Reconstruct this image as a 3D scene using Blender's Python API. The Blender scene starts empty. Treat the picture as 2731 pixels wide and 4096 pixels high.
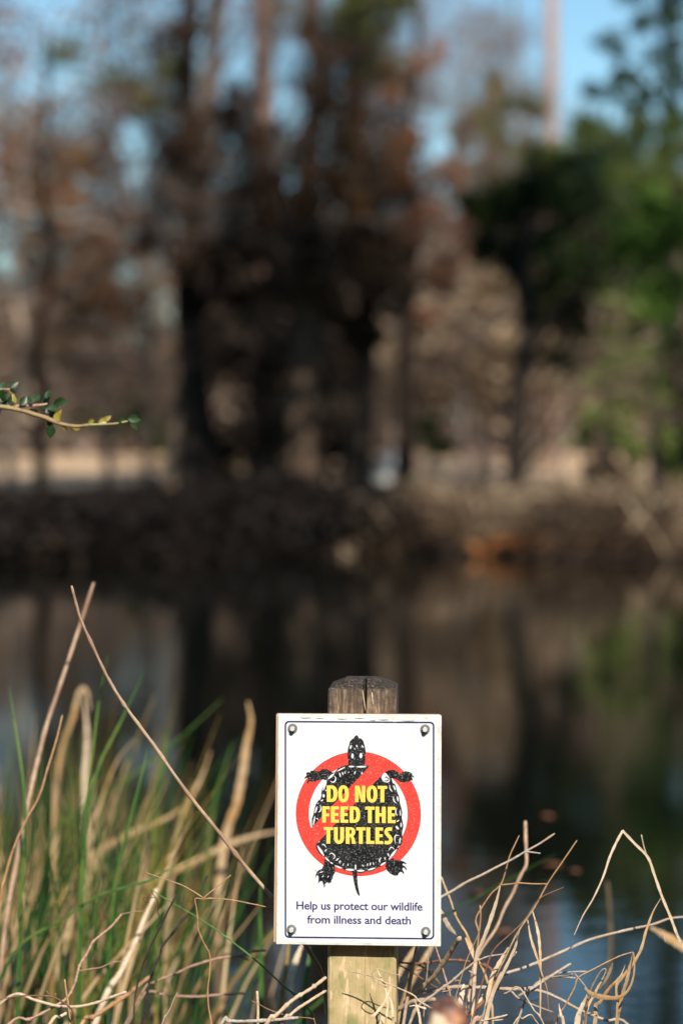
import bpy, bmesh, math, random
import numpy as np
from mathutils import Vector, Matrix

# ------------------------------------------------------------------ camera, sky, sun, exposure
scene = bpy.context.scene
COL = scene.collection
CAMZ = 1.10
PITCH = math.radians(1.143)
FOC = 9671.0                      # focal length in photo pixels (85 mm on a 36 mm tall frame)
cam_d = bpy.data.cameras.new('camera')
cam = bpy.data.objects.new('camera', cam_d); COL.objects.link(cam)
cam.location = (0, 0, CAMZ)
cam.rotation_euler = (math.pi / 2 - PITCH, 0, 0)
cam_d.lens = 85; cam_d.sensor_width = 36; cam_d.sensor_fit = 'AUTO'
cam_d.clip_start = 0.05; cam_d.clip_end = 3000
cam_d.dof.use_dof = True
cam_d.dof.focus_distance = 3.49
cam_d.dof.aperture_fstop = 2.5
scene.camera = cam

SUN_EL = math.radians(42); SUN_AZ = math.radians(12)     # behind the camera, a little to its right
sdir = Vector((math.sin(SUN_AZ) * math.cos(SUN_EL), -math.cos(SUN_AZ) * math.cos(SUN_EL), math.sin(SUN_EL)))
world = bpy.data.worlds.new('World'); scene.world = world; world.use_nodes = True
wn = world.node_tree
sky = wn.nodes.new('ShaderNodeTexSky'); sky.sky_type = 'NISHITA'; sky.sun_disc = False
sky.sun_elevation = SUN_EL; sky.sun_rotation = math.atan2(sdir.x, sdir.y)
sky.air_density = 1.0; sky.dust_density = 0.0; sky.ozone_density = 1.0
bg = wn.nodes['Background']; bg.inputs['Strength'].default_value = 0.095
tint = wn.nodes.new('ShaderNodeMix'); tint.data_type = 'RGBA'; tint.blend_type = 'MULTIPLY'; tint.inputs[0].default_value = 1.0
tint.inputs[7].default_value = (0.78, 1.0, 1.02, 1)      # white balance of the photograph, the same over the whole sky
wn.links.new(sky.outputs[0], tint.inputs[6]); wn.links.new(tint.outputs[2], bg.inputs['Color'])
sun_d = bpy.data.lights.new('sun', 'SUN'); sun_d.energy = 5.0; sun_d.angle = math.radians(0.53)
sun_d.color = (1.0, 0.93, 0.83)
sun = bpy.data.objects.new('sun', sun_d); COL.objects.link(sun)
sun.rotation_euler = sdir.to_track_quat('Z', 'Y').to_euler(); sun.location = (3, -10, 12)

scene.view_settings.view_transform = 'Standard'; scene.view_settings.look = 'None'
scene.view_settings.gamma = 1; scene.view_settings.use_curve_mapping = False
scene.view_settings.exposure = 0.47
scene.cycles.use_denoising = True
scene.cycles.max_bounces = 6; scene.cycles.diffuse_bounces = 3; scene.cycles.glossy_bounces = 3
scene.cycles.transparent_max_bounces = 4
scene.cycles.sample_clamp_indirect = 4

rng = np.random.default_rng(7)
random.seed(11)

# ------------------------------------------------------------------ helpers
CP, SP = math.cos(PITCH), math.sin(PITCH)
def P(u, v, Y):
    """world point at depth Y (metres along +y) seen at photo position u, v"""
    a = (u - 1365.5) / FOC; b = (2048 - v) / FOC
    d = Vector((a, CP + b * SP, -SP + b * CP))
    return Vector((0, 0, CAMZ)) + d * (Y / d.y)
FS = 2731 / 1568.0
def F(u, v, Y): return P(u * FS, v * FS, Y)

def link(name, me, mat=None, parent=None):
    o = bpy.data.objects.new(name, me); COL.objects.link(o)
    if mat is not None and me is not None and not me.materials: me.materials.append(mat)
    if parent is not None: o.parent = parent
    return o
def tag(o, label=None, cat=None, group=None, kind=None):
    if label: o['label'] = label
    if cat: o['category'] = cat
    if group: o['group'] = group
    if kind: o['kind'] = kind
    return o
def empty(name, loc=(0, 0, 0), rz=0):
    o = bpy.data.objects.new(name, None); COL.objects.link(o)
    o.location = loc; o.rotation_euler = (0, 0, rz); o.empty_display_size = 0.1
    return o
def mesh_np(name, V, Fc, smooth=False):
    V = np.asarray(V, dtype=np.float32); Fc = np.asarray(Fc, dtype=np.int32)
    me = bpy.data.meshes.new(name)
    n = Fc.shape[1]
    me.vertices.add(len(V)); me.vertices.foreach_set('co', V.ravel())
    me.loops.add(Fc.size); me.loops.foreach_set('vertex_index', Fc.ravel())
    me.polygons.add(len(Fc)); me.polygons.foreach_set('loop_start', np.arange(0, Fc.size, n, dtype=np.int32))
    if smooth: me.polygons.foreach_set('use_smooth', np.ones(len(Fc), dtype=bool))
    me.update(calc_edges=True)
    return me
def mesh_py(name, V, Fc, smooth=False):
    me = bpy.data.meshes.new(name); me.from_pydata([tuple(v) for v in V], [], Fc); 
    if smooth:
        for p in me.polygons: p.use_smooth = True
    me.update(); return me
def bm_mesh(name, bm, smooth=False):
    me = bpy.data.meshes.new(name); bm.normal_update(); bm.to_mesh(me); bm.free()
    if smooth:
        for p in me.polygons: p.use_smooth = True
    return me

# ---- materials
def new_mat(name):
    m = bpy.data.materials.new(name); m.use_nodes = True
    nt = m.node_tree; b = nt.nodes['Principled BSDF']
    return m, nt, b
def N(nt, t, **kw):
    n = nt.nodes.new(t)
    for k, v in kw.items():
        if k in n.inputs: n.inputs[k].default_value = v
        else: setattr(n, k, v)
    return n
def ramp(nt, fac, stops):
    r = nt.nodes.new('ShaderNodeValToRGB'); nt.links.new(fac, r.inputs[0])
    e = r.color_ramp.elements
    while len(e) < len(stops): e.new(0.5)
    for i, (p, c) in enumerate(stops):
        e[i].position = p; e[i].color = (*c, 1) if len(c) == 3 else c
    return r.outputs[0]
def coords(nt, scale=(1, 1, 1), kind='Object'):
    tc = nt.nodes.new('ShaderNodeTexCoord'); mp = nt.nodes.new('ShaderNodeMapping')
    mp.inputs['Scale'].default_value = scale; nt.links.new(tc.outputs[kind], mp.inputs[0])
    return mp.outputs[0]
def noise(nt, vec, scale, detail=4, rough=0.55):
    n = N(nt, 'ShaderNodeTexNoise', Scale=scale, Detail=detail, Roughness=rough)
    if vec is not None: nt.links.new(vec, n.inputs['Vector'])
    return n.outputs['Fac']
def mixc(nt, fac, a, b, mode='MIX'):
    m = nt.nodes.new('ShaderNodeMix'); m.data_type = 'RGBA'; m.blend_type = mode
    for s, val in ((0, fac), (6, a), (7, b)):
        if hasattr(val, 'is_linked') or hasattr(val, 'links'): nt.links.new(val, m.inputs[s])
        elif s == 0: m.inputs[0].default_value = val
        else: m.inputs[s].default_value = (*val, 1)
    return m.outputs[2]
def bump(nt, b, h, strength, dist=0.01):
    bp = N(nt, 'ShaderNodeBump', Strength=strength, Distance=dist); nt.links.new(h, bp.inputs['Height'])
    nt.links.new(bp.outputs[0], b.inputs['Normal'])

def leaf_mat(name, cols, trans=0.3, clump=0.5, rough=0.6):
    """leaf colour varies leaf by leaf and clump by clump"""
    m, nt, b = new_mat(name)
    g = nt.nodes.new('ShaderNodeNewGeometry')
    nz = noise(nt, coords(nt, kind='Object'), clump, 2)
    mm = N(nt, 'ShaderNodeMath', operation='MULTIPLY_ADD'); nt.links.new(g.outputs['Random Per Island'], mm.inputs[0])
    mm.inputs[1].default_value = 0.55
    m2 = N(nt, 'ShaderNodeMath', operation='MULTIPLY_ADD'); nt.links.new(nz, m2.inputs[0]); m2.inputs[1].default_value = 1.3; m2.inputs[2].default_value = -0.42
    nt.links.new(m2.outputs[0], mm.inputs[2])
    k = len(cols)
    c = ramp(nt, mm.outputs[0], [(i / (k - 1), cols[i]) for i in range(k)])
    nt.links.new(c, b.inputs['Base Color']); b.inputs['Roughness'].default_value = rough
    b.inputs['Specular IOR Level'].default_value = 0.1
    if trans:
        t = nt.nodes.new('ShaderNodeBsdfTranslucent'); nt.links.new(c, t.inputs[0])
        mx = nt.nodes.new('ShaderNodeMixShader'); mx.inputs[0].default_value = trans
        nt.links.new(b.outputs[0], mx.inputs[1]); nt.links.new(t.outputs[0], mx.inputs[2])
        nt.links.new(mx.outputs[0], nt.nodes['Material Output'].inputs[0])
    return m
def bark_mat(name, c0, c1, scale=6.0, stretch=0.25):
    m, nt, b = new_mat(name)
    f = noise(nt, coords(nt, (1, 1, stretch)), scale, 6, 0.65)
    nt.links.new(ramp(nt, f, [(0.32, c0), (0.68, c1)]), b.inputs['Base Color'])
    b.inputs['Roughness'].default_value = 0.95; b.inputs['Specular IOR Level'].default_value = 0.04
    bump(nt, b, f, 0.6, 0.03)
    return m
def stem_mat(name, c0, c1, c2=None, scale=60, rough=0.6, spec=0.3, trans=0.0):
    m, nt, b = new_mat(name)
    v = coords(nt, (1, 1, 1)); f = noise(nt, v, scale, 4, 0.6); f2 = noise(nt, v, scale * 0.12, 2)
    c = ramp(nt, f, [(0.3, c0), (0.7, c1)])
    if c2: 
        c = mixc(nt, ramp(nt, f2, [(0.45, (0, 0, 0)), (0.6, (1, 1, 1))]), c, c2)
    f3 = noise(nt, coords(nt, (1, 1, 1)), 38, 4, 0.7)
    c = mixc(nt, ramp(nt, f3, [(0.54, (0, 0, 0)), (0.68, (0.55, 0.55, 0.55))]), c, tuple(q * .42 for q in c0))
    nt.links.new(c, b.inputs['Base Color']); b.inputs['Roughness'].default_value = rough
    b.inputs['Specular IOR Level'].default_value = spec
    bump(nt, b, f, 0.5, 0.001)
    if trans:
        t = nt.nodes.new('ShaderNodeBsdfTranslucent'); nt.links.new(c, t.inputs[0])
        mx = nt.nodes.new('ShaderNodeMixShader'); mx.inputs[0].default_value = trans
        nt.links.new(b.outputs[0], mx.inputs[1]); nt.links.new(t.outputs[0], mx.inputs[2])
        nt.links.new(mx.outputs[0], nt.nodes['Material Output'].inputs[0])
    return m

M = {}
M['bark_dark'] = bark_mat('bark_dark', (0.010, 0.008, 0.007), (0.034, 0.026, 0.021))
M['bark_brown'] = bark_mat('bark_brown', (0.035, 0.024, 0.017), (0.12, 0.08, 0.055))
M['bark_grey'] = bark_mat('bark_grey', (0.10, 0.08, 0.075), (0.24, 0.20, 0.18))
M['bark_tan'] = bark_mat('bark_tan', (0.24, 0.17, 0.12), (0.42, 0.32, 0.24))
M['bark_pine'] = bark_mat('bark_pine', (0.26, 0.15, 0.115), (0.56, 0.37, 0.30))
M['twig_grey'] = bark_mat('twig_grey', (0.14, 0.10, 0.085), (0.28, 0.21, 0.18), 3)
M['twig_brown'] = bark_mat('twig_brown', (0.12, 0.08, 0.055), (0.26, 0.18, 0.13), 3)
M['leaf_rust'] = leaf_mat('leaf_rust', [(0.06, 0.03, 0.016), (0.16, 0.065, 0.026), (0.32, 0.125, 0.04), (0.45, 0.20, 0.075)])
M['leaf_brown'] = leaf_mat('leaf_brown', [(0.012, 0.008, 0.006), (0.028, 0.017, 0.011), (0.07, 0.042, 0.026), (0.17, 0.10, 0.058)])
M['leaf_dark'] = leaf_mat('leaf_dark', [(0.005, 0.009, 0.004), (0.010, 0.020, 0.007), (0.028, 0.048, 0.013), (0.09, 0.12, 0.03)], 0.12)
M['leaf_green'] = leaf_mat('leaf_green', [(0.010, 0.022, 0.006), (0.026, 0.055, 0.012), (0.075, 0.12, 0.024), (0.17, 0.21, 0.06)], 0.25)
M['leaf_bright'] = leaf_mat('leaf_bright', [(0.018, 0.045, 0.01), (0.05, 0.11, 0.018), (0.12, 0.20, 0.035), (0.24, 0.32, 0.09)], 0.3)
M['leaf_olive'] = leaf_mat('leaf_olive', [(0.014, 0.028, 0.008), (0.04, 0.065, 0.016), (0.11, 0.14, 0.035), (0.23, 0.24, 0.075)], 0.25)
M['leaf_lime'] = leaf_mat('leaf_lime', [(0.06, 0.09, 0.02), (0.14, 0.18, 0.04), (0.25, 0.28, 0.085), (0.37, 0.37, 0.16)], 0.3)
M['leaf_pine'] = leaf_mat('leaf_pine', [(0.03, 0.045, 0.012), (0.075, 0.10, 0.022), (0.15, 0.165, 0.04), (0.24, 0.235, 0.075)], 0.2)
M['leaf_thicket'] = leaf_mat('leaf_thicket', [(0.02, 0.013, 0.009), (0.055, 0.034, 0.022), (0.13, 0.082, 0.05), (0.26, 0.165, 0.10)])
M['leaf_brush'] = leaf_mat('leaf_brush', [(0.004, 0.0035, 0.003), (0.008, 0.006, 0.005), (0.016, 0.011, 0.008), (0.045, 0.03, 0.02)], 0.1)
M['leaf_khaki'] = leaf_mat('leaf_khaki', [(0.06, 0.05, 0.02), (0.13, 0.11, 0.045), (0.21, 0.18, 0.07), (0.33, 0.27, 0.13)], 0.25)
M['leaf_grey'] = leaf_mat('leaf_grey', [(0.10, 0.07, 0.055), (0.24, 0.18, 0.14), (0.37, 0.285, 0.22), (0.5, 0.40, 0.31)], 0.3)
M['leaf_tan'] = leaf_mat('leaf_tan', [(0.16, 0.10, 0.055), (0.30, 0.205, 0.12), (0.42, 0.31, 0.195), (0.52, 0.40, 0.26)], 0.3)
M['leaf_gold'] = leaf_mat('leaf_gold', [(0.10, 0.05, 0.02), (0.24, 0.13, 0.05), (0.40, 0.24, 0.10), (0.54, 0.35, 0.17)], 0.3)
M['leaf_red'] = leaf_mat('leaf_red', [(0.12, 0.05, 0.03), (0.24, 0.10, 0.055), (0.36, 0.17, 0.10), (0.42, 0.23, 0.14)], 0.3)

# ---- geometry makers
def catmull(pts, sub=5):
    pts = [Vector(p) for p in pts]
    if len(pts) < 3:
        a, b = pts[0], pts[-1]; return [a.lerp(b, i / sub) for i in range(sub + 1)]
    out = []
    for i in range(len(pts) - 1):
        p0 = pts[i - 1] if i else pts[0] * 2 - pts[1]
        p1, p2 = pts[i], pts[i + 1]
        p3 = pts[i + 2] if i + 2 < len(pts) else pts[-1] * 2 - pts[-2]
        for k in range(sub):
            t = k / sub
            out.append(0.5 * ((2 * p1) + (p2 - p0) * t + (2 * p0 - 5 * p1 + 4 * p2 - p3) * t * t + (3 * p1 - p0 - 3 * p2 + p3) * t ** 3))
    out.append(pts[-1].copy()); return out
def frames(path):
    fr = []; up = Vector((0.13, -0.95, 0.2)).normalized()
    for i, p in enumerate(path):
        t = (path[min(i + 1, len(path) - 1)] - path[max(i - 1, 0)])
        t = t.normalized() if t.length > 1e-9 else Vector((0, 0, 1))
        s = t.cross(up)
        if s.length < 1e-3: s = t.cross(Vector((1, 0, 0)))
        s.normalize(); n = s.cross(t).normalized(); up = n
        fr.append((t, s, n))
    return fr
def tube_mesh(name, path, radii, sides=7, jitter=0.0, smooth=True, V=None, Fc=None):
    own = V is None
    if own: V, Fc = [], []
    fr = frames(path); b0 = len(V); n = len(path)
    for i, p in enumerate(path):
        t, s, u = fr[i]
        for k in range(sides):
            a = 2 * math.pi * k / sides
            r = radii[i] * (1 + (random.uniform(-jitter, jitter) if jitter else 0))
            V.append(p + s * (r * math.cos(a)) + u * (r * math.sin(a)))
    for i in range(n - 1):
        for k in range(sides):
            k2 = (k + 1) % sides
            Fc.append((b0 + i * sides + k, b0 + i * sides + k2, b0 + (i + 1) * sides + k2, b0 + (i + 1) * sides + k))
    Fc.append(tuple(b0 + k for k in range(sides))[::-1]); Fc.append(tuple(b0 + (n - 1) * sides + k for k in range(sides)))
    if own: return mesh_py(name, V, Fc, smooth)
def ribbon_mesh(name, path, widths, fold=0.25, twist=0.0, V=None, Fc=None):
    own = V is None
    if own: V, Fc = [], []
    fr = frames(path); b0 = len(V); n = len(path)
    for i, p in enumerate(path):
        t, s, u = fr[i]; a = twist * i / max(1, n - 1)
        side = s * math.cos(a) + u * math.sin(a); nor = t.cross(side)
        w = widths[i] / 2
        V += [p - side * w + nor * (w * fold), p, p + side * w + nor * (w * fold)]
    for i in range(n - 1):
        for k in range(2):
            a = b0 + i * 3 + k; Fc.append((a, a + 1, a + 4, a + 3))
    if own: return mesh_py(name, V, Fc, True)

def prisms(segs, sides=3):
    """segs: array n x 8 (p0, p1, r0, r1) -> vertices, quads"""
    S = np.asarray(segs, dtype=np.float64); p0 = S[:, 0:3]; p1 = S[:, 3:6]; r0 = S[:, 6]; r1 = S[:, 7]
    d = p1 - p0; L = np.linalg.norm(d, axis=1, keepdims=True) + 1e-9; d = d / L
    ref = np.where(np.abs(d[:, 2:3]) < 0.9, np.array([[0, 0, 1.0]]), np.array([[1.0, 0, 0]]))
    a = np.cross(d, ref); a /= np.linalg.norm(a, axis=1, keepdims=True); b = np.cross(d, a)
    rings = []
    for p, r in ((p0, r0), (p1, r1)):
        for k in range(sides):
            th = 2 * math.pi * k / sides
            rings.append(p + a * (r * math.cos(th))[:, None] + b * (r * math.sin(th))[:, None])
    V = np.stack(rings, axis=1).reshape(-1, 3)
    n = len(S); base = (np.arange(n) * 2 * sides)[:, None]
    F_ = []
    for k in range(sides):
        k2 = (k + 1) % sides
        F_.append(base + np.array([[k, k2, sides + k2, sides + k]]))
    return V, np.stack(F_, axis=1).reshape(-1, 4)
def leaf_quads(C, L, W, up_bias=0.3):
    n = len(C)
    u = rng.normal(size=(n, 3)); u[:, 2] *= 0.8; u /= np.linalg.norm(u, axis=1, keepdims=True)
    w = rng.normal(size=(n, 3)); w[:, 2] += up_bias; v = np.cross(u, w); v /= np.linalg.norm(v, axis=1, keepdims=True)
    s = rng.uniform(0.6, 1.35, size=(n, 1))
    q = np.stack([C - u * L / 2 * s, C + v * W / 2 * s, C + u * L / 2 * s, C - v * W / 2 * s], axis=1).reshape(-1, 3)
    return q, np.arange(n * 4).reshape(-1, 4)
def clump_points(c, r, n):
    """points in an ellipsoid, denser in a few lumps and towards the shell"""
    c = np.array(c); r = np.array(r if hasattr(r, '__len__') else (r, r, r * 0.8))
    k = max(3, n // 60)
    d = rng.normal(size=(k, 3)); d /= np.linalg.norm(d, axis=1, keepdims=True)
    lump = d * rng.uniform(0.35, 0.95, size=(k, 1))
    idx = rng.integers(0, k, n)
    pts = lump[idx] + rng.normal(size=(n, 3)) * 0.27
    return c + pts * r

def trunk_path(base, top, bend=0.25, n=7):
    base = Vector(base); top = Vector(top); pts = []
    for i in range(n):
        t = i / (n - 1); p = base.lerp(top, t)
        k = math.sin(t * math.pi) * bend
        pts.append(p + Vector((random.uniform(-k, k), random.uniform(-k, k), 0)))
    return pts
def branch_rec(segs, p, d, L, r, depth, spread, droop=0.0, kids=(2, 4)):
    n = 3; q = Vector(p); dd = Vector(d)
    for i in range(n):
        dd = (dd + Vector((random.gauss(0, .16), random.gauss(0, .16), random.gauss(0, .12) - droop))).normalized()
        q2 = q + dd * (L / n); ra = r * (1 - 0.35 * i / n); rb = r * (1 - 0.35 * (i + 1) / n)
        segs.append((*q, *q2, ra, rb)); q = q2
        if depth > 0 and i >= 0:
            for _ in range(random.randint(*kids) // (1 if i else 2)):
                nd = (dd + Vector((random.gauss(0, spread), random.gauss(0, spread), random.gauss(0, spread * .7)))).normalized()
                branch_rec(segs, q, nd, L * random.uniform(.5, .75), rb * random.uniform(.45, .65), depth - 1, spread, droop, kids)

def tree(name, label, base, top, r, bark, leafm, clumps, leaf=(0.16, 0.10), bend=0.25, group='trees on the far bank', cat='tree', limbs=True, taper=0.35, sag=(0.2, 0.5), twigs=None):
    """clumps: list of (center, radius, leaf count)"""
    base = Vector(base); root = empty(name, base); tag(root, label, cat, group)
    path = catmull(trunk_path(base - base, Vector(top) - base, bend), 4)
    n = len(path); rad = [r * (1 - (1 - taper) * i / (n - 1)) * (1 + 0.5 * math.exp(-i * 0.9)) for i in range(n)]
    path[0].z -= 0.3
    V, Fc = [], []
    tube_mesh('', path, rad, 9, 0.06, V=V, Fc=Fc)
    link('trunk', mesh_py('trunk', V, Fc, True), bark, root)
    if limbs and clumps:
        for (c, cr, cn) in clumps:
            V, Fc = [], []
            c = Vector(c) - base
            zt = c.z - random.uniform(*sag) * (c.xy - path[0].xy).length - 0.3
            j = min(range(n), key=lambda i: abs(path[i].z - zt))
            a = path[j]; mid = a.lerp(c, 0.5) + Vector((random.uniform(-.2, .2), random.uniform(-.2, .2), random.uniform(-.1, .25)))
            lp = catmull([a, mid, c], 4); rr = max(0.025, rad[j] * 0.36)
            tube_mesh('', lp, [rr * (1 - 0.75 * i / (len(lp) - 1)) for i in range(len(lp))], 6, 0.05, V=V, Fc=Fc)
            link('limb', mesh_py('limb', V, Fc, True), bark, root)
    if clumps:
        pts = np.concatenate([clump_points(Vector(c) - base, cr, cn) for (c, cr, cn) in clumps])
        v, f = leaf_quads(pts, leaf[0], leaf[1])
        link('crown', mesh_np('crown', v, f), leafm, root)
    if twigs:
        segs = []; tm, nb, L = twigs
        for b in range(nb):
            c = Vector(clumps[b % len(clumps)][0]) - base; a = random.uniform(0, 6.28)
            branch_rec(segs, c + Vector((random.gauss(0, .3), random.gauss(0, .3), random.gauss(0, .3))), Vector((math.cos(a), math.sin(a), random.uniform(-.2, .8))).normalized(), L, .028, 3, .5)
        v, f = prisms(segs); link('twigs', mesh_np('twigs', v, f), tm, root)
    return root
def bare_tree(name, label, base, top, r, bark, twigm, depth=3, nb=9, L=2.2, spread=0.5, droop=0.0, leaves=None, start=0.3, bend=0.25, cat='tree', group='trees on the far bank', kids=(2, 4)):
    base = Vector(base); root = empty(name, base); tag(root, label, cat, group)
    path = catmull(trunk_path(base - base, Vector(top) - base, bend), 4); path[0].z -= 0.3
    n = len(path); rad = [r * (1 - 0.75 * i / (n - 1)) for i in range(n)]
    link('trunk', tube_mesh('trunk', path, rad, 8, 0.06), bark, root)
    segs = []
    for b in range(nb):
        t = start + (1 - start) * (b + random.random()) / nb; j = min(n - 1, int(t * (n - 1)))
        a = random.uniform(0, 2 * math.pi); d = Vector((math.cos(a), math.sin(a), random.uniform(0.2, 0.9))).normalized()
        branch_rec(segs, path[j], d, L * (1.15 - 0.55 * t), rad[j] * 0.5, depth, spread, droop, kids)
    v, f = prisms(segs)
    link('branches', mesh_np('branches', v, f), twigm, root)
    if leaves:
        lm, cnt, sz = leaves
        S = np.array(segs); S = S[len(S) // 12:]
        idx = rng.integers(0, len(S), cnt); pts = S[idx, 3:6] + rng.normal(size=(cnt, 3)) * 0.10
        v, f = leaf_quads(pts, sz, sz * 0.6)
        link('leaves', mesh_np('leaves', v, f), lm, root)
    return root

# ------------------------------------------------------------------ ground and water
WZ = -0.05
def gh(x, y):
    """ground height"""
    nz = 0.05 * math.sin(x * 1.7 + y * 0.6) + 0.03 * math.sin(x * 3.1 - y * 1.9)
    shore = 4.35 + 0.25 * math.sin(x * 1.3) + 0.1 * math.sin(x * 4.1)
    far = 28.0 + 1.9 * math.sin(x * 0.55 + 1.0) + 0.9 * math.sin(x * 1.6) + 0.4 * math.sin(x * 4.3)
    def sm(a, b, t):
        t = min(1, max(0, (t - a) / (b - a))); return t * t * (3 - 2 * t)
    if y < shore + 3: h = 0.03 - 0.75 * sm(shore - 0.9, shore + 3, y)
    else: h = -0.72
    if y > far - 3:
        h = -0.72 + 0.78 * sm(far - 3, far + 1.5, y)
        if y > far + 1.5: h += 0.22 * sm(far + 1.5, 46, y) + 0.3 * sm(46, 62, y) + 1.0 * sm(60, 95, y) + max(0, (y - 95)) * 0.012
    if y < 1.5: h += 0.02 * (1.5 - y) * 0.2
    return h + nz * (0.35 if y < 6 else 1)
xs = sorted(set([-600, -400, -250, -150, -100, -70, -50, -40] + [round(-34 + i * 1.0, 3) for i in range(69)] + [40, 50, 70, 100, 150, 250, 400, 600] + [round(-3 + i * 0.12, 3) for i in range(51)]))
ys = sorted(set([-60, -30, -15, -8, -4, -2] + [round(-1 + i * 0.16, 3) for i in range(48)] + [round(7 + i * 1.5, 2) for i in range(11)] + [round(23 + i * 0.5, 2) for i in range(83)] + [66, 69, 72, 76, 80, 85, 90, 95, 105, 120, 150, 200, 300, 450, 700, 1000]))
V = [(x, y, gh(x, y)) for y in ys for x in xs]; nx = len(xs)
Fc = [(j * nx + i, j * nx + i + 1, (j + 1) * nx + i + 1, (j + 1) * nx + i) for j in range(len(ys) - 1) for i in range(nx - 1)]
m, nt, b = new_mat('ground_soil_and_grass')
v = coords(nt); n1 = noise(nt, v, 0.35, 5, 0.6); n2 = noise(nt, v, 9.0, 6, 0.65); n3 = noise(nt, v, 60.0, 4)
litter = ramp(nt, n2, [(0.3, (0.012, 0.009, 0.007)), (0.5, (0.03, 0.02, 0.014)), (0.75, (0.08, 0.05, 0.032))])
straw = ramp(nt, n2, [(0.3, (0.36, 0.24, 0.14)), (0.55, (0.52, 0.36, 0.225)), (0.8, (0.62, 0.45, 0.29))])
sx = N(nt, 'ShaderNodeSeparateXYZ'); nt.links.new(v, sx.inputs[0])
ad = N(nt, 'ShaderNodeMath', operation='MULTIPLY_ADD'); nt.links.new(n1, ad.inputs[0]); ad.inputs[1].default_value = 9.0; nt.links.new(sx.outputs['Y'], ad.inputs[2])
mr = N(nt, 'ShaderNodeMapRange'); nt.links.new(ad.outputs[0], mr.inputs[0]); mr.inputs[1].default_value = 62.0; mr.inputs[2].default_value = 64.5
c = mixc(nt, mr.outputs[0], litter, straw)
nt.links.new(c, b.inputs['Base Color']); b.inputs['Roughness'].default_value = 0.95; b.inputs['Specular IOR Level'].default_value = 0.1
bump(nt, b, n2, 0.7, 0.05)
ground = link('ground', mesh_py('ground', V, Fc, True), m); tag(ground, 'brown leaf litter bank with pale straw meadow beyond the pond', kind='structure')

m, nt, b = new_mat('pond_water')
b.inputs['Base Color'].default_value = (0.004, 0.005, 0.0035, 1); b.inputs['Roughness'].default_value = 0.03; b.inputs['IOR'].default_value = 1.3
v1 = coords(nt, (1.0, 2.2, 1)); w1 = noise(nt, v1, 2.6, 3, 0.5); w2 = noise(nt, coords(nt, (1, 2.6, 1)), 14.0, 3, 0.5); w0 = noise(nt, coords(nt, (1, 1, 1)), 0.30, 2)
gate = ramp(nt, w0, [(0.35, (0.25, 0.25, 0.25)), (0.7, (1, 1, 1))])
sm_ = N(nt, 'ShaderNodeMath', operation='MULTIPLY_ADD'); nt.links.new(w2, sm_.inputs[0]); sm_.inputs[1].default_value = 0.22; nt.links.new(w1, sm_.inputs[2])
mu = N(nt, 'ShaderNodeMath', operation='MULTIPLY'); nt.links.new(sm_.outputs[0], mu.inputs[0]); nt.links.new(gate, mu.inputs[1])
bump(nt, b, mu.outputs[0], 0.075, 0.02)
V = []; Fc = []
wx = [-600, -100, -40, -15, -5, 0, 5, 15, 40, 100, 600]; wy = [3.2, 6, 12, 18, 24, 31.5]
V = [(x, y, WZ) for y in wy for x in wx]; nx = len(wx)
Fc = [(j * nx + i, j * nx + i + 1, (j + 1) * nx + i + 1, (j + 1) * nx + i) for j in range(len(wy) - 1) for i in range(nx - 1)]
water = link('water', mesh_py('water', V, Fc), m); tag(water, 'dark still pond water mirroring the trees', kind='structure')

# ------------------------------------------------------------------ far trees
def cl(u, v, Y, rpx, n, sx=1.0, sz=0.9, sy=1.0):
    """crown clump: centre at photo position (1568-wide scale), radius in those pixels"""
    r = rpx / (5553.0 / Y); return (F(u, v, Y), (r * sx, r * sy, r * sz), n)
def base_at(u, Y):
    p = F(u, 1100, Y); return Vector((p.x, Y, gh(p.x, Y)))
def top_at(u, v, Y): return F(u, v, Y)

# -- unseen broad oak added at the left so its crown shades the grove
oc = []
for k in range(52):
    x = -15 + 16.6 * random.random(); y = random.uniform(31, 41); r = random.uniform(1.5, 2.2)
    zlo = 1.1 + 0.197 * y + r * 1.1; z = zlo + random.random() ** 1.3 * 2.4
    oc.append((Vector((x, y, z)), (r, r, r * .85), 150))
tree('added_shade_oak', 'huge unseen oak added on the left to shade the grove', (-9.5, 38, gh(-9.5, 38)), (-9.0, 38, 15), 0.6, M['bark_dark'], M['leaf_dark'], oc, leaf=(0.42, 0.26), bend=0.4, sag=(-.05, 0.0))

oc = []  # second unseen oak, added to throw shade on the thin evergreen
for k in range(16):
    x = random.uniform(3.3, 4.9); y = random.uniform(33, 39.5); r = random.uniform(1.1, 1.5); zlo = 1.1 + 0.197 * y + r * 1.1
    oc.append((Vector((x, y, zlo + random.random() * 3.4)), (r, r, r * .85), 100))
tree('added_shade_oak', 'unseen oak added on the right to shade the thin evergreen', (8.4, 36, gh(8.4, 36)), (7.6, 36, 13), 0.45, M['bark_dark'], M['leaf_dark'], oc, leaf=(0.38, 0.24), bend=0.3, sag=(-.05, 0.0))

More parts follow.
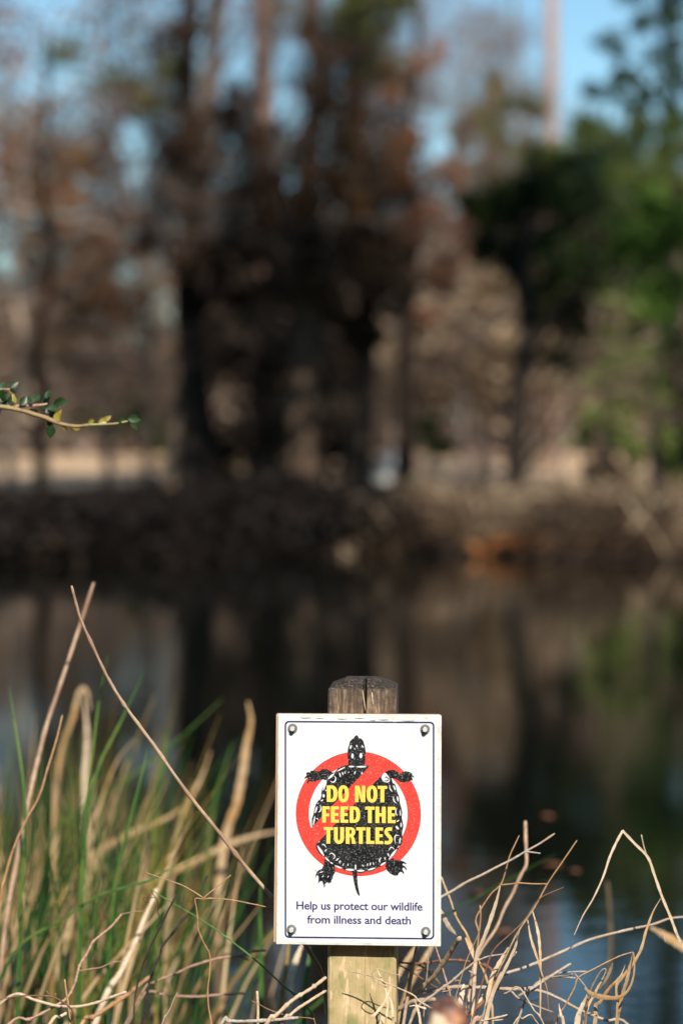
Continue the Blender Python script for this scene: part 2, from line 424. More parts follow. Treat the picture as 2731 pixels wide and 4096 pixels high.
# -- tall rust-leaved trees of the dark grove
tree('cypress_tree', 'broad dark trunk left of the grove under rust brown crown', base_at(452, 47.5), top_at(440, -300, 48), 0.36, M['bark_dark'], M['leaf_brown'],
     [cl(450, 330, 47, 90, 700), cl(380, 470, 46, 70, 420), cl(500, 470, 45, 90, 800), cl(560, 250, 44, 90, 700), cl(380, 60, 46, 90, 350), cl(520, -60, 53, 140, 900), cl(420, -280, 53, 170, 1200), cl(560, 420, 43, 80, 700), cl(480, -420, 54, 200, 1400), cl(450, 580, 45, 60, 450), cl(520, 640, 46, 60, 450), cl(600, 690, 49, 55, 380), cl(390, 380, 46, 60, 360), cl(350, 560, 47, 50, 260)], leaf=(0.14, 0.08), twigs=(M['twig_grey'], 16, 1.5))
tree('cypress_tree', 'leaning dark trunk in mid grove with rust orange leaf sprays', base_at(700, 46.5), top_at(730, -260, 47), 0.33, M['bark_brown'], M['leaf_rust'],
     [cl(770, 140, 45, 60, 300), cl(840, 240, 45, 60, 320), cl(920, 170, 46, 50, 200), cl(560, 330, 44.5, 70, 420), cl(800, 340, 45, 70, 420), cl(740, 190, 46, 60, 300), cl(920, 380, 46, 70, 360), cl(680, 345, 45, 75, 520), cl(740, 260, 44, 80, 520), cl(640, 470, 45, 80, 650), cl(770, 420, 44, 90, 800), cl(700, 90, 45, 60, 260), cl(860, 330, 45, 80, 560), cl(700, -190, 53, 150, 1100), cl(860, -280, 53, 150, 1100), cl(600, -330, 54, 170, 1200), cl(760, -420, 54, 170, 1200)], leaf=(0.14, 0.08), twigs=(M['twig_brown'], 20, 1.5))
tree('cypress_tree', 'dark trunk in the grove nearest the straw gap with pale boulder', base_at(815, 48.5), top_at(830, -240, 49), 0.30, M['bark_brown'], M['leaf_brown'],
     [cl(830, 430, 47, 90, 900), cl(760, 560, 46, 90, 900), cl(880, 560, 46, 70, 600), cl(660, 580, 45, 90, 900), cl(560, 560, 45, 80, 700), cl(900, 430, 47, 70, 420), cl(900, -160, 55, 120, 500), cl(720, 660, 47, 70, 560), cl(880, 680, 47, 55, 400), cl(550, 700, 47, 60, 450), cl(810, 740, 48, 50, 300), cl(760, 640, 46, 70, 560), cl(640, 650, 50, 45, 260), cl(860, 760, 48, 45, 240), cl(900, 620, 48, 55, 300), cl(480, 760, 50, 45, 250)], leaf=(0.14, 0.08), twigs=(M['twig_brown'], 14, 1.3))
tree('oak_tree', 'russet oak crown hanging beside the dark grove', base_at(930, 52), top_at(960, -50, 52), 0.22, M['bark_dark'], M['leaf_red'],
     [cl(985, 130, 51, 50, 150), cl(960, 300, 51, 60, 210), cl(1000, 480, 51, 60, 230), cl(1045, 380, 51, 50, 140), cl(930, 420, 51, 60, 230), cl(990, 640, 52, 50, 160), cl(900, 230, 51, 50, 160), cl(1050, 520, 52, 55, 200), cl(940, 540, 51, 60, 240), cl(1010, 390, 51, 55, 200), cl(960, 720, 52, 45, 160), cl(1030, 600, 52, 45, 150)], leaf=(0.17, 0.10), twigs=(M['twig_grey'], 14, 1.6))
tree('olive_tree', 'khaki olive leaved tree between the russet oak and the far pine', base_at(1110, 68), top_at(1120, 170, 68), 0.18, M['bark_grey'], M['leaf_khaki'],
     [cl(1120, 250, 67, 55, 330), cl(1060, 300, 67, 50, 280), cl(1170, 330, 67, 55, 330), cl(1100, 380, 67, 60, 360), cl(1200, 420, 67, 50, 260), cl(1030, 420, 67, 50, 240), cl(1150, 470, 67, 55, 260), cl(1080, 500, 67, 50, 240), cl(1230, 350, 67, 40, 160), cl(1140, 200, 67, 40, 140), cl(1230, 260, 67, 40, 130)], leaf=(0.26, 0.13))
tree('cypress_tree', 'dense brown tree filling the grove behind the dark trunks', base_at(730, 55), top_at(720, 420, 55), 0.2, M['bark_dark'], M['leaf_thicket'],
     [cl(520, 690, 54, 75, 550), cl(690, 690, 54, 90, 770), cl(770, 790, 54, 100, 770), cl(520, 840, 54, 85, 605), cl(690, 550, 54, 100, 660), cl(620, 890, 54, 85, 550), cl(500, 560, 54, 60, 275), cl(590, 540, 54, 70, 385), cl(840, 650, 54, 60, 275), cl(800, 520, 54, 70, 330)])
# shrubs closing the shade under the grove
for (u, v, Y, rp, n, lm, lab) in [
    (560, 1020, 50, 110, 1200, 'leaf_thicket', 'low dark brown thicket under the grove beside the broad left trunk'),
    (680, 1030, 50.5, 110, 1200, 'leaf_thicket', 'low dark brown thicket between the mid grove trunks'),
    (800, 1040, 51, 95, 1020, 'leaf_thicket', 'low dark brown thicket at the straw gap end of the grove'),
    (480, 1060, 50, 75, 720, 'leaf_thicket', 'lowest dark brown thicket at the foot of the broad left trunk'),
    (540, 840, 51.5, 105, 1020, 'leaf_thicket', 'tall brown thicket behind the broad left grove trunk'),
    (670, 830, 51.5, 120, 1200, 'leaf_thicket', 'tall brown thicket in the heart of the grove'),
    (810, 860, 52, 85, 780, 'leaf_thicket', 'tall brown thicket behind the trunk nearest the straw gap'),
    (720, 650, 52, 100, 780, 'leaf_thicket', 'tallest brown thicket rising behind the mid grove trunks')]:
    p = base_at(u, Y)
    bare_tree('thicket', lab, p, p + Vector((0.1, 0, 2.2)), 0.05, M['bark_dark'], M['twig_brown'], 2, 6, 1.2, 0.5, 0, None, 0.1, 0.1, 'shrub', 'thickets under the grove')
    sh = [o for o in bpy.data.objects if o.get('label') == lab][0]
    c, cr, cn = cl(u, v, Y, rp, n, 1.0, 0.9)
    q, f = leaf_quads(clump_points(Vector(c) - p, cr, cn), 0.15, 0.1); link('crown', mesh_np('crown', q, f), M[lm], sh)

# -- pale pine trunks
tree('pine_tree', 'pinkish pine trunk standing behind the dark grove', base_at(615, 56), top_at(600, -500, 57), 0.33, M['bark_pine'], M['leaf_pine'],
     [cl(820, 40, 47, 75, 1300), cl(860, 140, 47, 60, 800), cl(790, 110, 47, 45, 500), cl(900, 20, 47, 50, 500), cl(620, -320, 55, 160, 900)], leaf=(0.3, 0.05), bend=0.1, taper=0.7)
tree('pine_tree', 'tall far pine with slim reddish trunk against open sky', base_at(1262, 78), top_at(1272, -900, 78), 0.23, M['bark_pine'], M['leaf_pine'],
     [cl(1290, -260, 78, 120, 1800), cl(1200, -160, 78, 90, 1000), cl(1380, -190, 78, 80, 800), cl(1100, -250, 78, 90, 900), cl(1280, -480, 78, 130, 1800), cl(1440, -330, 78, 110, 1400), cl(1350, -600, 78, 170, 2200), cl(1150, -480, 78, 150, 1800), cl(1000, -420, 78, 130, 1400), cl(1520, -560, 78, 160, 2000), cl(1050, -650, 78, 150, 1600), cl(1250, -820, 78, 180, 2000), cl(1500, -800, 78, 170, 1800)], leaf=(0.4, 0.09), bend=0.08, taper=0.7)
tree('leaning_tree', 'pale tan trunk leaning over the bare grey trees', base_at(400, 58), top_at(505, -120, 58), 0.24, M['bark_tan'], M['leaf_pine'],
     [cl(270, 200, 57, 72, 600), cl(150, 130, 57, 66, 450), cl(330, 240, 57, 60, 510), cl(420, 160, 57, 60, 480), cl(640, 30, 57, 72, 720)], leaf=(0.3, 0.035), bend=0.15, taper=0.8)

# -- bare grey trees on the left
bare_tree('bare_tree', 'slim dark bare tree at the edge of the straw meadow', base_at(95, 49), top_at(110, 60, 49), 0.15, M['bark_dark'], M['twig_grey'], 3, 11, 2.3, 0.5, 0, (M['leaf_rust'], 1600, 0.17), 0.3)
bare_tree('bare_tree', 'bare grey tree with mauve twigs next to the leaning pale trunk', base_at(250, 60), top_at(240, -150, 60), 0.13, M['bark_grey'], M['twig_grey'], 4, 7, 2.6, 0.5, 0, (M['leaf_gold'], 1900, 0.20), 0.2)
bare_tree('bare_tree', 'bare grey tree with tan dead leaves at the picture rim beside the meadow', base_at(-20, 56), top_at(0, 330, 56), 0.14, M['bark_tan'], M['twig_brown'], 4, 9, 2.6, 0.5, 0, (M['leaf_gold'], 2600, 0.24), 0.2)
bare_tree('bare_tree', 'low bare grey tree in front of the broad grove trunk', base_at(335, 55), top_at(340, 330, 55), 0.10, M['bark_grey'], M['twig_grey'], 3, 8, 1.8, 0.5, 0, (M['leaf_brown'], 450, 0.2), 0.2)
bare_tree('bare_tree', 'bare tree with pale limbs and russet leaf clusters over the meadow', base_at(30, 52), top_at(60, 420, 52), 0.12, M['bark_tan'], M['twig_brown'], 3, 9, 2.2, 0.45, 0, (M['leaf_rust'], 1500, 0.2), 0.35)
bare_tree('bare_tree', 'very tall bare tree fanning fine twigs beside the far pine trunk', base_at(1190, 72), top_at(1175, -450, 72), 0.13, M['bark_grey'], M['twig_grey'], 3, 12, 2.8, 0.45, 0, None, 0.4)
bare_tree('bare_tree', 'tall bare grey tree between the oak and the far pine', base_at(1060, 66), top_at(1075, 60, 66), 0.12, M['bark_grey'], M['twig_grey'], 4, 14, 2.6, 0.45, 0, (M['leaf_grey'], 500, 0.2), 0.3)

lt = [o for o in bpy.data.objects if o.get('label', '').startswith('bare tree with pale limbs')][0]
pl = catmull([F(-90, 500, 52), F(-20, 478, 52), F(60, 486, 52), F(140, 496, 52), F(215, 512, 52), F(300, 560, 52)], 4)
link('limb', tube_mesh('limb', [q - lt.location for q in pl], [.13 - .09 * i / len(pl) for i in range(len(pl))], 7, .06), M['bark_tan'], lt)

# -- understory in the gap between the grove and the thin evergreen
for k, (u, Y, vt, lm, cnt, lab) in enumerate([
    (930, 62, 700, 'leaf_grey', 1300, 'grey twiggy sapling behind the pale boulder'),
    (985, 62, 560, 'leaf_grey', 1700, 'tallest grey twiggy sapling in the straw gap'),
    (1060, 60, 650, 'leaf_tan', 1300, 'tan leaved sapling in the straw gap beside the thin evergreen'),
    (1125, 63, 600, 'leaf_grey', 1300, 'grey sapling partly behind the thin evergreen trunk'),
    (1290, 60, 760, 'leaf_tan', 1300, 'tan leaved sapling under the thin evergreen crown')]):
    bare_tree('sapling', lab, base_at(u, Y), top_at(u + 10, vt, Y), 0.06, M['bark_grey'], M['twig_grey'], 3, 12, 1.5, 0.45, 0, (M[lm], cnt, 0.26), 0.08, 0.1, 'tree', 'saplings in the straw gap')

# -- thin dark evergreen on the right bank
tree('evergreen_tree', 'thin dark trunked evergreen with black green crown on the right bank', base_at(1172, 42.0), top_at(1225, 330, 46), 0.2, M['bark_dark'], M['leaf_dark'],
     [cl(1150, 470, 46, 70, 1026), cl(1240, 440, 45.5, 85, 1368), cl(1330, 480, 46, 85, 1254), cl(1200, 570, 46, 80, 1140), cl(1290, 570, 46, 85, 1254), cl(1120, 560, 46, 45, 456), cl(1380, 590, 46.5, 70, 798), cl(1250, 660, 46.5, 70, 741), cl(1340, 680, 46.5, 70, 684), cl(1200, 800, 47, 45, 296), cl(1290, 830, 47, 60, 478), cl(1240, 740, 47, 55, 478), cl(1320, 760, 47, 55, 456), cl(1370, 830, 47, 40, 228), cl(1090, 470, 46, 35, 342), cl(1180, 920, 47, 30, 148), cl(1430, 500, 46.5, 60, 570), cl(1340, 390, 46, 50, 433)], leaf=(0.22, 0.06), bend=0.12)
tree('evergreen_tree', 'sunlit yellow green evergreen crown above the thin dark trunk', base_at(1400, 51), top_at(1390, 250, 51), 0.16, M['bark_dark'], M['leaf_olive'],
     [cl(1270, 360, 50, 60, 832), cl(1350, 320, 50, 60, 832), cl(1430, 360, 50, 70, 1024), cl(1500, 420, 50, 80, 1280), cl(1560, 330, 50, 70, 960), cl(1400, 450, 49.5, 70, 832), cl(1560, 460, 49.5, 80, 1120), cl(1470, 520, 49.5, 60, 672), cl(1210, 380, 50, 40, 368), cl(1480, 300, 50, 45, 416), cl(1130, 300, 50.5, 45, 240), cl(1190, 250, 51, 40, 192)], leaf=(0.26, 0.05))
tree('evergreen_tree', 'bright green evergreen leaning in beside the lime shrub', base_at(1590, 45), top_at(1560, 380, 45), 0.13, M['bark_dark'], M['leaf_bright'],
     [cl(1440, 560, 44, 45, 300), cl(1480, 470, 44.5, 55, 380), cl(1540, 900, 44, 50, 360), cl(1420, 660, 44.5, 40, 220), cl(1500, 560, 44, 70, 700), cl(1540, 660, 44, 75, 800), cl(1490, 720, 44, 50, 360), cl(1580, 520, 44, 70, 600), cl(1560, 800, 44, 55, 420), cl(1600, 920, 44, 60, 500), cl(1545, 1020, 45, 45, 420), cl(1460, 640, 44, 45, 300), cl(1450, 780, 44.5, 40, 220), cl(1510, 880, 44.5, 45, 300), cl(1560, 1080, 45, 40, 300)], leaf=(0.17, 0.08))
tree('evergreen_tree', 'sparse tufted evergreen whose dark sprays cross open sky', base_at(1530, 58), top_at(1520, -260, 58), 0.2, M['bark_dark'], M['leaf_dark'],
     [cl(1400, 100, 57, 36, 247), cl(1425, 190, 57, 43, 285), cl(1390, 215, 57, 32, 171), cl(1480, 60, 57, 39, 247), cl(1530, 130, 57, 48, 380), cl(1500, 210, 57, 41, 285), cl(1455, 255, 57, 39, 266), cl(1555, 260, 57, 46, 361), cl(1540, 20, 57, 57, 418), cl(1440, -20, 57, 46, 266), cl(1350, 195, 57, 25, 114), cl(1570, 190, 57, 39, 247), cl(1480, -130, 57, 103, 1330), cl(1560, -110, 57, 92, 1140), cl(1380, -140, 57, 69, 665), cl(1520, -280, 57, 114, 1520)], leaf=(0.2, 0.08))
tree('lime_shrub', 'pale lime green shrub arching over the right bank', base_at(1440, 40), top_at(1430, 880, 40), 0.06, M['bark_dark'], M['leaf_lime'],
     [cl(1430, 850, 39.5, 55, 420), cl(1470, 920, 39.5, 60, 500), cl(1400, 960, 39.5, 45, 300), cl(1490, 820, 39.5, 40, 240), cl(1440, 1010, 39.5, 50, 360), cl(1400, 780, 40, 35, 150), cl(1380, 880, 40, 40, 220), cl(1350, 1000, 40.5, 40, 200), cl(1500, 1010, 39.5, 45, 300), cl(1420, 700, 40, 30, 120), cl(1470, 1060, 39.5, 35, 200)], leaf=(0.16, 0.07), cat='shrub', group='shrubs on the far bank')
tree('green_shrub', 'small dark green shrub next to the pale boulder', base_at(1000, 57), top_at(1000, 960, 57), 0.04, M['bark_dark'], M['leaf_green'],
     [cl(985, 985, 56.5, 36, 260), cl(1025, 1010, 56.5, 36, 260)], leaf=(0.16, 0.08), cat='shrub', group='shrubs on the far bank')
tree('green_shrub', 'olive shrub against the meadow beside the broad grove trunk', base_at(350, 62), top_at(350, 930, 62), 0.05, M['bark_dark'], M['leaf_pine'],
     [cl(330, 960, 61.5, 50, 320), cl(380, 1000, 61.5, 45, 280), cl(270, 980, 62, 45, 220), cl(200, 960, 66, 50, 220)], leaf=(0.2, 0.08), cat='shrub', group='shrubs on the far bank')
tree('russet_shrub', 'low russet shrub on the right bank under the lime shrub', base_at(1370, 49), top_at(1370, 1080, 49), 0.03, M['bark_dark'], M['leaf_red'],
     [cl(1360, 1085, 48.5, 40, 260), cl(1410, 1100, 48.5, 35, 200)], leaf=(0.16, 0.1), cat='shrub', group='shrubs on the far bank')
tree('russet_shrub', 'orange leaved bush dipping to the water by the thin dark trunk', base_at(1210, 30.5), top_at(1200, 1225, 30.3), 0.03, M['bark_dark'], M['leaf_rust'],
     [cl(1130, 1255, 29.8, 24, 45, 2.6, .9), cl(1225, 1265, 29.6, 24, 50, 2.6, .9), cl(1190, 1230, 30, 24, 36, 2.2, .9), cl(1310, 1245, 30, 24, 30, 2.2, .9)], leaf=(0.14, 0.09), cat='shrub', group='shrubs on the far bank')
bare_tree('bare_tree', 'dark leaning stem rising from the right bank', base_at(1525, 30), top_at(1500, 800, 32), 0.10, M['bark_dark'], M['twig_brown'], 2, 6, 1.4, 0.5, 0, None, 0.4, 0.1)

# -- pale boulder
bm = bmesh.new(); bmesh.ops.create_icosphere(bm, subdivisions=3, radius=1)
for vv in bm.verts:
    q = vv.co; k = 1 + 0.13 * math.sin(q.x * 4 + 1) * math.cos(q.y * 3.2) + 0.08 * math.sin(q.z * 6 + q.x * 3)
    vv.co = Vector((q.x * 0.5, q.y * 0.45, q.z * 0.46)) * k
p = base_at(893, 58); o = link('boulder', bm_mesh('boulder', bm, True), stem_mat('pale_stone', (0.66, 0.64, 0.6), (0.86, 0.84, 0.8), None, 8, 0.8))
o.location = (p.x, p.y, F(893, 1080, 58).z); p.z = o.location.z
o.location.z = min(gh(p.x, 58) + 0.42, p.z); tag(o, 'pale grey rounded boulder on the straw bank', 'boulder')

# -- far wood that reads as one mass
segs = []; LC = []
for k in range(420):
    Y = random.uniform(84, 125); u = random.uniform(-250, 1820); x = F(u, 1000, Y).x
    # tree line: lower left of the grove, higher to the right
    tl = (790 if 180 < u < 430 else 640) if u < 430 else (470 if u < 900 else (430 if u < 1150 else 400))
    h = F(u, tl + random.uniform(-70, 120), Y).z - gh(x, Y)
    r = random.uniform(0.07, 0.16); g0 = gh(x, Y)
    lean = random.uniform(-.4, .4)
    segs.append((x, Y, g0 - .2, x + lean, Y, g0 + h * 0.9, r, r * 0.4))
    for q in range(16):
        t = random.uniform(0.15, 0.9); a = random.uniform(0, 6.28); L = random.uniform(0.7, 2.0)
        bx, bz = x + lean * t, g0 + h * 0.9 * t
        e = (bx + math.cos(a) * L, Y + math.sin(a) * L, bz + random.uniform(.2, .9) * L)
        segs.append((bx, Y, bz, *e, r * 0.35, r * 0.1))
        for w in range(5):
            LC.append((e[0] + random.gauss(0, .45), e[1] + random.gauss(0, .4), e[2] + random.gauss(0, .5)))
    for w in range(26):
        LC.append((x + random.gauss(0, 1.0), Y + random.gauss(0, .6), g0 + abs(random.gauss(0, 1.3))))
v1, f1 = prisms(segs)
wood = link('far_wood', mesh_np('far_wood', v1, f1), M['twig_grey']); tag(wood, 'hazy grey brown winter wood beyond the meadow', 'wood', kind='stuff')
v2, f2 = leaf_quads(np.array(LC), 0.5, 0.3)
fl = link('far_wood_leaves', mesh_np('far_wood_leaves', v2, f2), M['leaf_grey'], wood); tag(fl, kind='stuff')

# -- low dark brush over the near edge of the far bank
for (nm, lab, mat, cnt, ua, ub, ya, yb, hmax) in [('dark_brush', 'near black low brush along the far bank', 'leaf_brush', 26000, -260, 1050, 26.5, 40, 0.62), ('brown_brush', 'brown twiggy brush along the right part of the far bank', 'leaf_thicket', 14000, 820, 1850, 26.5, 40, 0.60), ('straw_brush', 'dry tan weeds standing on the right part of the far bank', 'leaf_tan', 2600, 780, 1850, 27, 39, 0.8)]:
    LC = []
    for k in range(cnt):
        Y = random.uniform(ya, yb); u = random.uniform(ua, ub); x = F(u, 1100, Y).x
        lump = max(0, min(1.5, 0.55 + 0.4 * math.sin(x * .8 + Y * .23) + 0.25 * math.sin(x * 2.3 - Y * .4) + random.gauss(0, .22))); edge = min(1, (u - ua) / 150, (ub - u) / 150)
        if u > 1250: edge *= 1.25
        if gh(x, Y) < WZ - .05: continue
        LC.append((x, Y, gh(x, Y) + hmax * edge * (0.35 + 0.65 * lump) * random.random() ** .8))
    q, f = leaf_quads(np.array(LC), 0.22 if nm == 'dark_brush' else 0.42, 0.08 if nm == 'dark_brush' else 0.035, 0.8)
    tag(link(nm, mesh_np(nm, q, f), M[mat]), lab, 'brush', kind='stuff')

# -- dead reeds along the far right shore
V, Fc = [], []
for k in range(900):
    u = random.choice([random.uniform(1120, 1600), random.uniform(840, 1120), random.uniform(-60, 420)]); Y = random.uniform(33, 42) if u > 800 else random.uniform(40, 47)
    x = F(u, 1100, Y).x; g0 = gh(x, Y) - 0.05; h = random.uniform(0.3, 1.0) * (0.75 if u > 1120 else 0.4); dx = random.gauss(0.08, .22) * h
    pts = [Vector((x, Y, g0)), Vector((x + dx * .4, Y, g0 + h * .6)), Vector((x + dx, Y + random.uniform(-.1, .1), g0 + h))]
    ribbon_mesh('', pts, [0.03, 0.025, 0.006], V=V, Fc=Fc)
o = link('shore_reeds', mesh_py('shore_reeds', V, Fc), M['leaf_tan']); tag(o, 'dry tan reeds fringing the far shore', 'reeds', kind='stuff')

# -- unseen trees added behind and beside the camera to cut the low sky fill
LC = []; segs = []
for k in range(90):
    t = random.uniform(-1, 1); x = t * 17; y = -11 + 13 * abs(t) ** 3 + random.uniform(-1.5, 1.5); h = random.uniform(5.5, 7.5); g0 = gh(x, y)
    segs.append((x, y, g0 - .2, x + random.uniform(-.3, .3), y, g0 + h * .9, .12, .04))
    for q in range(170): LC.append((x + random.gauss(0, 1.0), y + random.gauss(0, .8), g0 + h * random.random() ** .9))
v1, f1 = prisms(segs); nw = link('added_sky_screen', mesh_np('added_sky_screen', v1, f1), M['bark_dark']); tag(nw, 'unseen evergreen mass added behind the viewpoint to cut sky fill', 'wood', kind='stuff')
v2, f2 = leaf_quads(np.array(LC), 0.55, 0.34); tag(link('added_sky_screen_leaves', mesh_np('added_sky_screen_leaves', v2, f2), M['leaf_dark'], nw), kind='stuff')

# ------------------------------------------------------------------ post and sign
PXM = FOC / 3.5
def sxz(u, v):   # photo position -> local metres on the sign plane (origin at sign centre)
    return ((u - 1437) / PXM, (3310 - v) / PXM)
C0 = P(1437, 3310, 3.5)
YAW = math.radians(-3.2)
base_z = gh(C0.x, 3.55) - 0.0

# weathered post
m, nt, b = new_mat('weathered_post')
vo = coords(nt, (1, 1, 0.09)); v1 = coords(nt)
g1 = noise(nt, vo, 170, 6, 0.7); g2 = noise(nt, v1, 55, 5, 0.7); g3 = noise(nt, v1, 16, 4, 0.6); g4 = noise(nt, coords(nt, (1, 1, 0.35)), 75, 4, 0.6)
grey = ramp(nt, g1, [(0.30, (0.035, 0.024, 0.016)), (0.48, (0.13, 0.09, 0.06)), (0.62, (0.32, 0.23, 0.15)), (0.78, (0.6, 0.47, 0.33))])
grey = mixc(nt, ramp(nt, g2, [(0.42, (0, 0, 0)), (0.62, (0.85, 0.85, 0.85))]), grey, (0.05, 0.04, 0.033))
tan = ramp(nt, g3, [(0.3, (0.30, 0.245, 0.105)), (0.48, (0.47, 0.36, 0.18)), (0.7, (0.60, 0.45, 0.25))])
alg = ramp(nt, noise(nt, coords(nt, (1, 1, 0.6)), 24, 3), [(0.5, (0, 0, 0)), (0.62, (0.75, 0.75, 0.75))])
tan = mixc(nt, alg, tan, (0.20, 0.235, 0.08))
tan = mixc(nt, ramp(nt, g4, [(0.57, (0, 0, 0)), (0.64, (0.8, 0.8, 0.8))]), tan, (0.76, 0.55, 0.34))
tan = mixc(nt, ramp(nt, g1, [(0.3, (0.55, 0.55, 0.55)), (0.45, (0, 0, 0))]), tan, (0.13, 0.11, 0.05))
sep = N(nt, 'ShaderNodeSeparateXYZ'); nt.links.new(v1, sep.inputs[0])
zz = N(nt, 'ShaderNodeMapRange'); nt.links.new(sep.outputs['Z'], zz.inputs[0]); zz.inputs[1].default_value = -0.10; zz.inputs[2].default_value = 0.12
cc = mixc(nt, zz.outputs[0], tan, grey)
# end grain of the chamfered top is darkest
tz = N(nt, 'ShaderNodeMapRange'); nt.links.new(sep.outputs['Z'], tz.inputs[0]); tz.inputs[1].default_value = 0.1985; tz.inputs[2].default_value = 0.2025
endg = ramp(nt, noise(nt, v1, 260, 4, 0.7), [(0.4, (0.02, 0.015, 0.012)), (0.58, (0.06, 0.046, 0.035)), (0.76, (0.36, 0.30, 0.23))])
cc = mixc(nt, tz.outputs[0], cc, endg)
nt.links.new(cc, b.inputs['Base Color']); b.inputs['Roughness'].default_value = 0.85; b.inputs['Specular IOR Level'].default_value = 0.2
bump(nt, b, g1, 0.7, 0.003)
M['post'] = m

post = empty('wooden_post', (C0.x, 3.5, C0.z), YAW)
tag(post, 'weathered square wooden post with chamfered cracked top carrying the sign', 'post')
hw = 137.5 / PXM; dep = 2 * hw
xo = (1447 - 1437) / PXM
zs = (3310 - 2757) / PXM; zt = zs + 0.0135
crack_x = (1458 - 1437) / PXM
def ring(z, inset, cw, cd):
    """outline of the post at height z; the drying crack is a notch in the front face"""
    x0, x1 = xo - hw + inset, xo + hw - inset; y0, y1 = inset, dep - inset
    e = 0.003
    return [(x0, y1 - e, z), (x0, y0 + e, z), (x0 + e, y0, z), (x0 + (crack_x - x0) * .5, y0 - 0.0004, z), (crack_x - cw * 1.5, y0, z), (crack_x, y0 + cd, z), (crack_x + cw * 1.5, y0, z),
            (crack_x + (x1 - crack_x) * .5, y0 + 0.0004, z), (x1 - e, y0, z), (x1, y0 + e, z), (x1, y1 - e, z), (x1 - e, y1, z), (x0 + e, y1, z)]
levels = [(base_z - C0.z - 0.35, 0, .0004, .0006), (-0.3, 0, .0004, .001), (0.0, 0, .0004, .001), (0.10, 0, .0005, .002), (0.165, 0, .0013, .014), (0.185, 0, .0021, .022), (zs, 0.0006, .0024, .026), (zs + 0.0035, 0.003, .0022, .026), (zt - 0.002, 0.0215, .0018, .022), (zt, 0.0245, .0016, .02)]
V = []; Fc = []
for (z, ins, cw, cd) in levels: V += ring(z, ins, cw, cd)
k = 13
for i in range(len(levels) - 1):
    for j in range(k): Fc.append((i * k + j, i * k + (j + 1) % k, (i + 1) * k + (j + 1) % k, (i + 1) * k + j))
bm = bmesh.new(); bv = [bm.verts.new(q) for q in V]
for f in Fc: bm.faces.new([bv[i] for i in f])
bm.faces.new([bv[(len(levels) - 1) * k + j] for j in range(k)])
bmesh.ops.recalc_face_normals(bm, faces=bm.faces)
link('shaft', bm_mesh('shaft', bm), m, post)
# two raised slivers of grain on the top
for (u0, v0, u1, v1_, w) in [(1449, 2757, 1462, 2842, 5), (1487, 2765, 1491, 2820, 7)]:
    pth = [Vector((*(sxz(u0, v0)[:1]), -0.0005, sxz(u0, v0)[1])), Vector(((sxz(u0, v0)[0] + sxz(u1, v1_)[0]) / 2, -0.0022, (sxz(u0, v0)[1] + sxz(u1, v1_)[1]) / 2)), Vector((sxz(u1, v1_)[0], -0.0005, sxz(u1, v1_)[1]))]
    link('wood_sliver', tube_mesh('wood_sliver', catmull(pth, 4), [w / PXM / 2 * q for q in (.3, .8, 1, 1, 1, 1, .9, .7, .3)], 5), stem_mat('pale_sliver', (0.38, 0.3, 0.2), (0.62, 0.52, 0.38)), post)

# sign
sign = empty('warning_sign', (C0.x, 3.5, C0.z), YAW)
tag(sign, 'white metal sign with black turtle under red prohibition ring saying do not feed', 'sign')
YB, YP, YFILM = -0.0195, -0.0235, -0.0238
def slab(name, poly, y0, y1, mat, parent=sign, bev=0.0):
    bm = bmesh.new(); f0 = [bm.verts.new((x, y0, z)) for x, z in poly]; f1 = [bm.verts.new((x, y1, z)) for x, z in poly]; n = len(poly)
    bm.faces.new(f0); bm.faces.new(f1[::-1])
    for i in range(n): bm.faces.new((f0[i], f1[i], f1[(i + 1) % n], f0[(i + 1) % n]))
    bmesh.ops.recalc_face_normals(bm, faces=bm.faces)
    if bev: bmesh.ops.bevel(bm, geom=[e for e in bm.edges], offset=bev, segments=2, affect='EDGES')
    return link(name, bm_mesh(name, bm), mat, parent)
m, nt, b = new_mat('backing_plywood')
vv = coords(nt, (1, 1, 0.1)); g = noise(nt, vv, 120, 5); 
nt.links.new(ramp(nt, g, [(0.3, (0.30, 0.19, 0.11)), (0.7, (0.55, 0.38, 0.24))]), b.inputs['Base Color']); b.inputs['Roughness'].default_value = .8
slab('backing_board', [sxz(1108, 2852), sxz(1756, 2852), sxz(1757, 3765), sxz(1097, 3764)], -0.0005, YB, m)
m, nt, b = new_mat('aluminium_panel_edge')
vv = coords(nt); g = noise(nt, vv, 45, 6, 0.7); g2 = noise(nt, vv, 220, 4, .7)
c = ramp(nt, g, [(0.3, (0.50, 0.47, 0.40)), (0.5, (0.68, 0.66, 0.60)), (0.7, (0.76, 0.75, 0.71))])
c = mixc(nt, ramp(nt, g2, [(0.58, (0, 0, 0)), (0.72, (0.7, 0.7, 0.7))]), c, (0.33, 0.27, 0.19))
nt.links.new(c, b.inputs['Base Color']); b.inputs['Roughness'].default_value = 0.6
slab('panel', [sxz(1119, 2849), sxz(1762, 2849), sxz(1766, 2854), sxz(1764, 3773), sxz(1108, 3771), sxz(1116, 2852)], YB, YP, m, bev=0.0006)

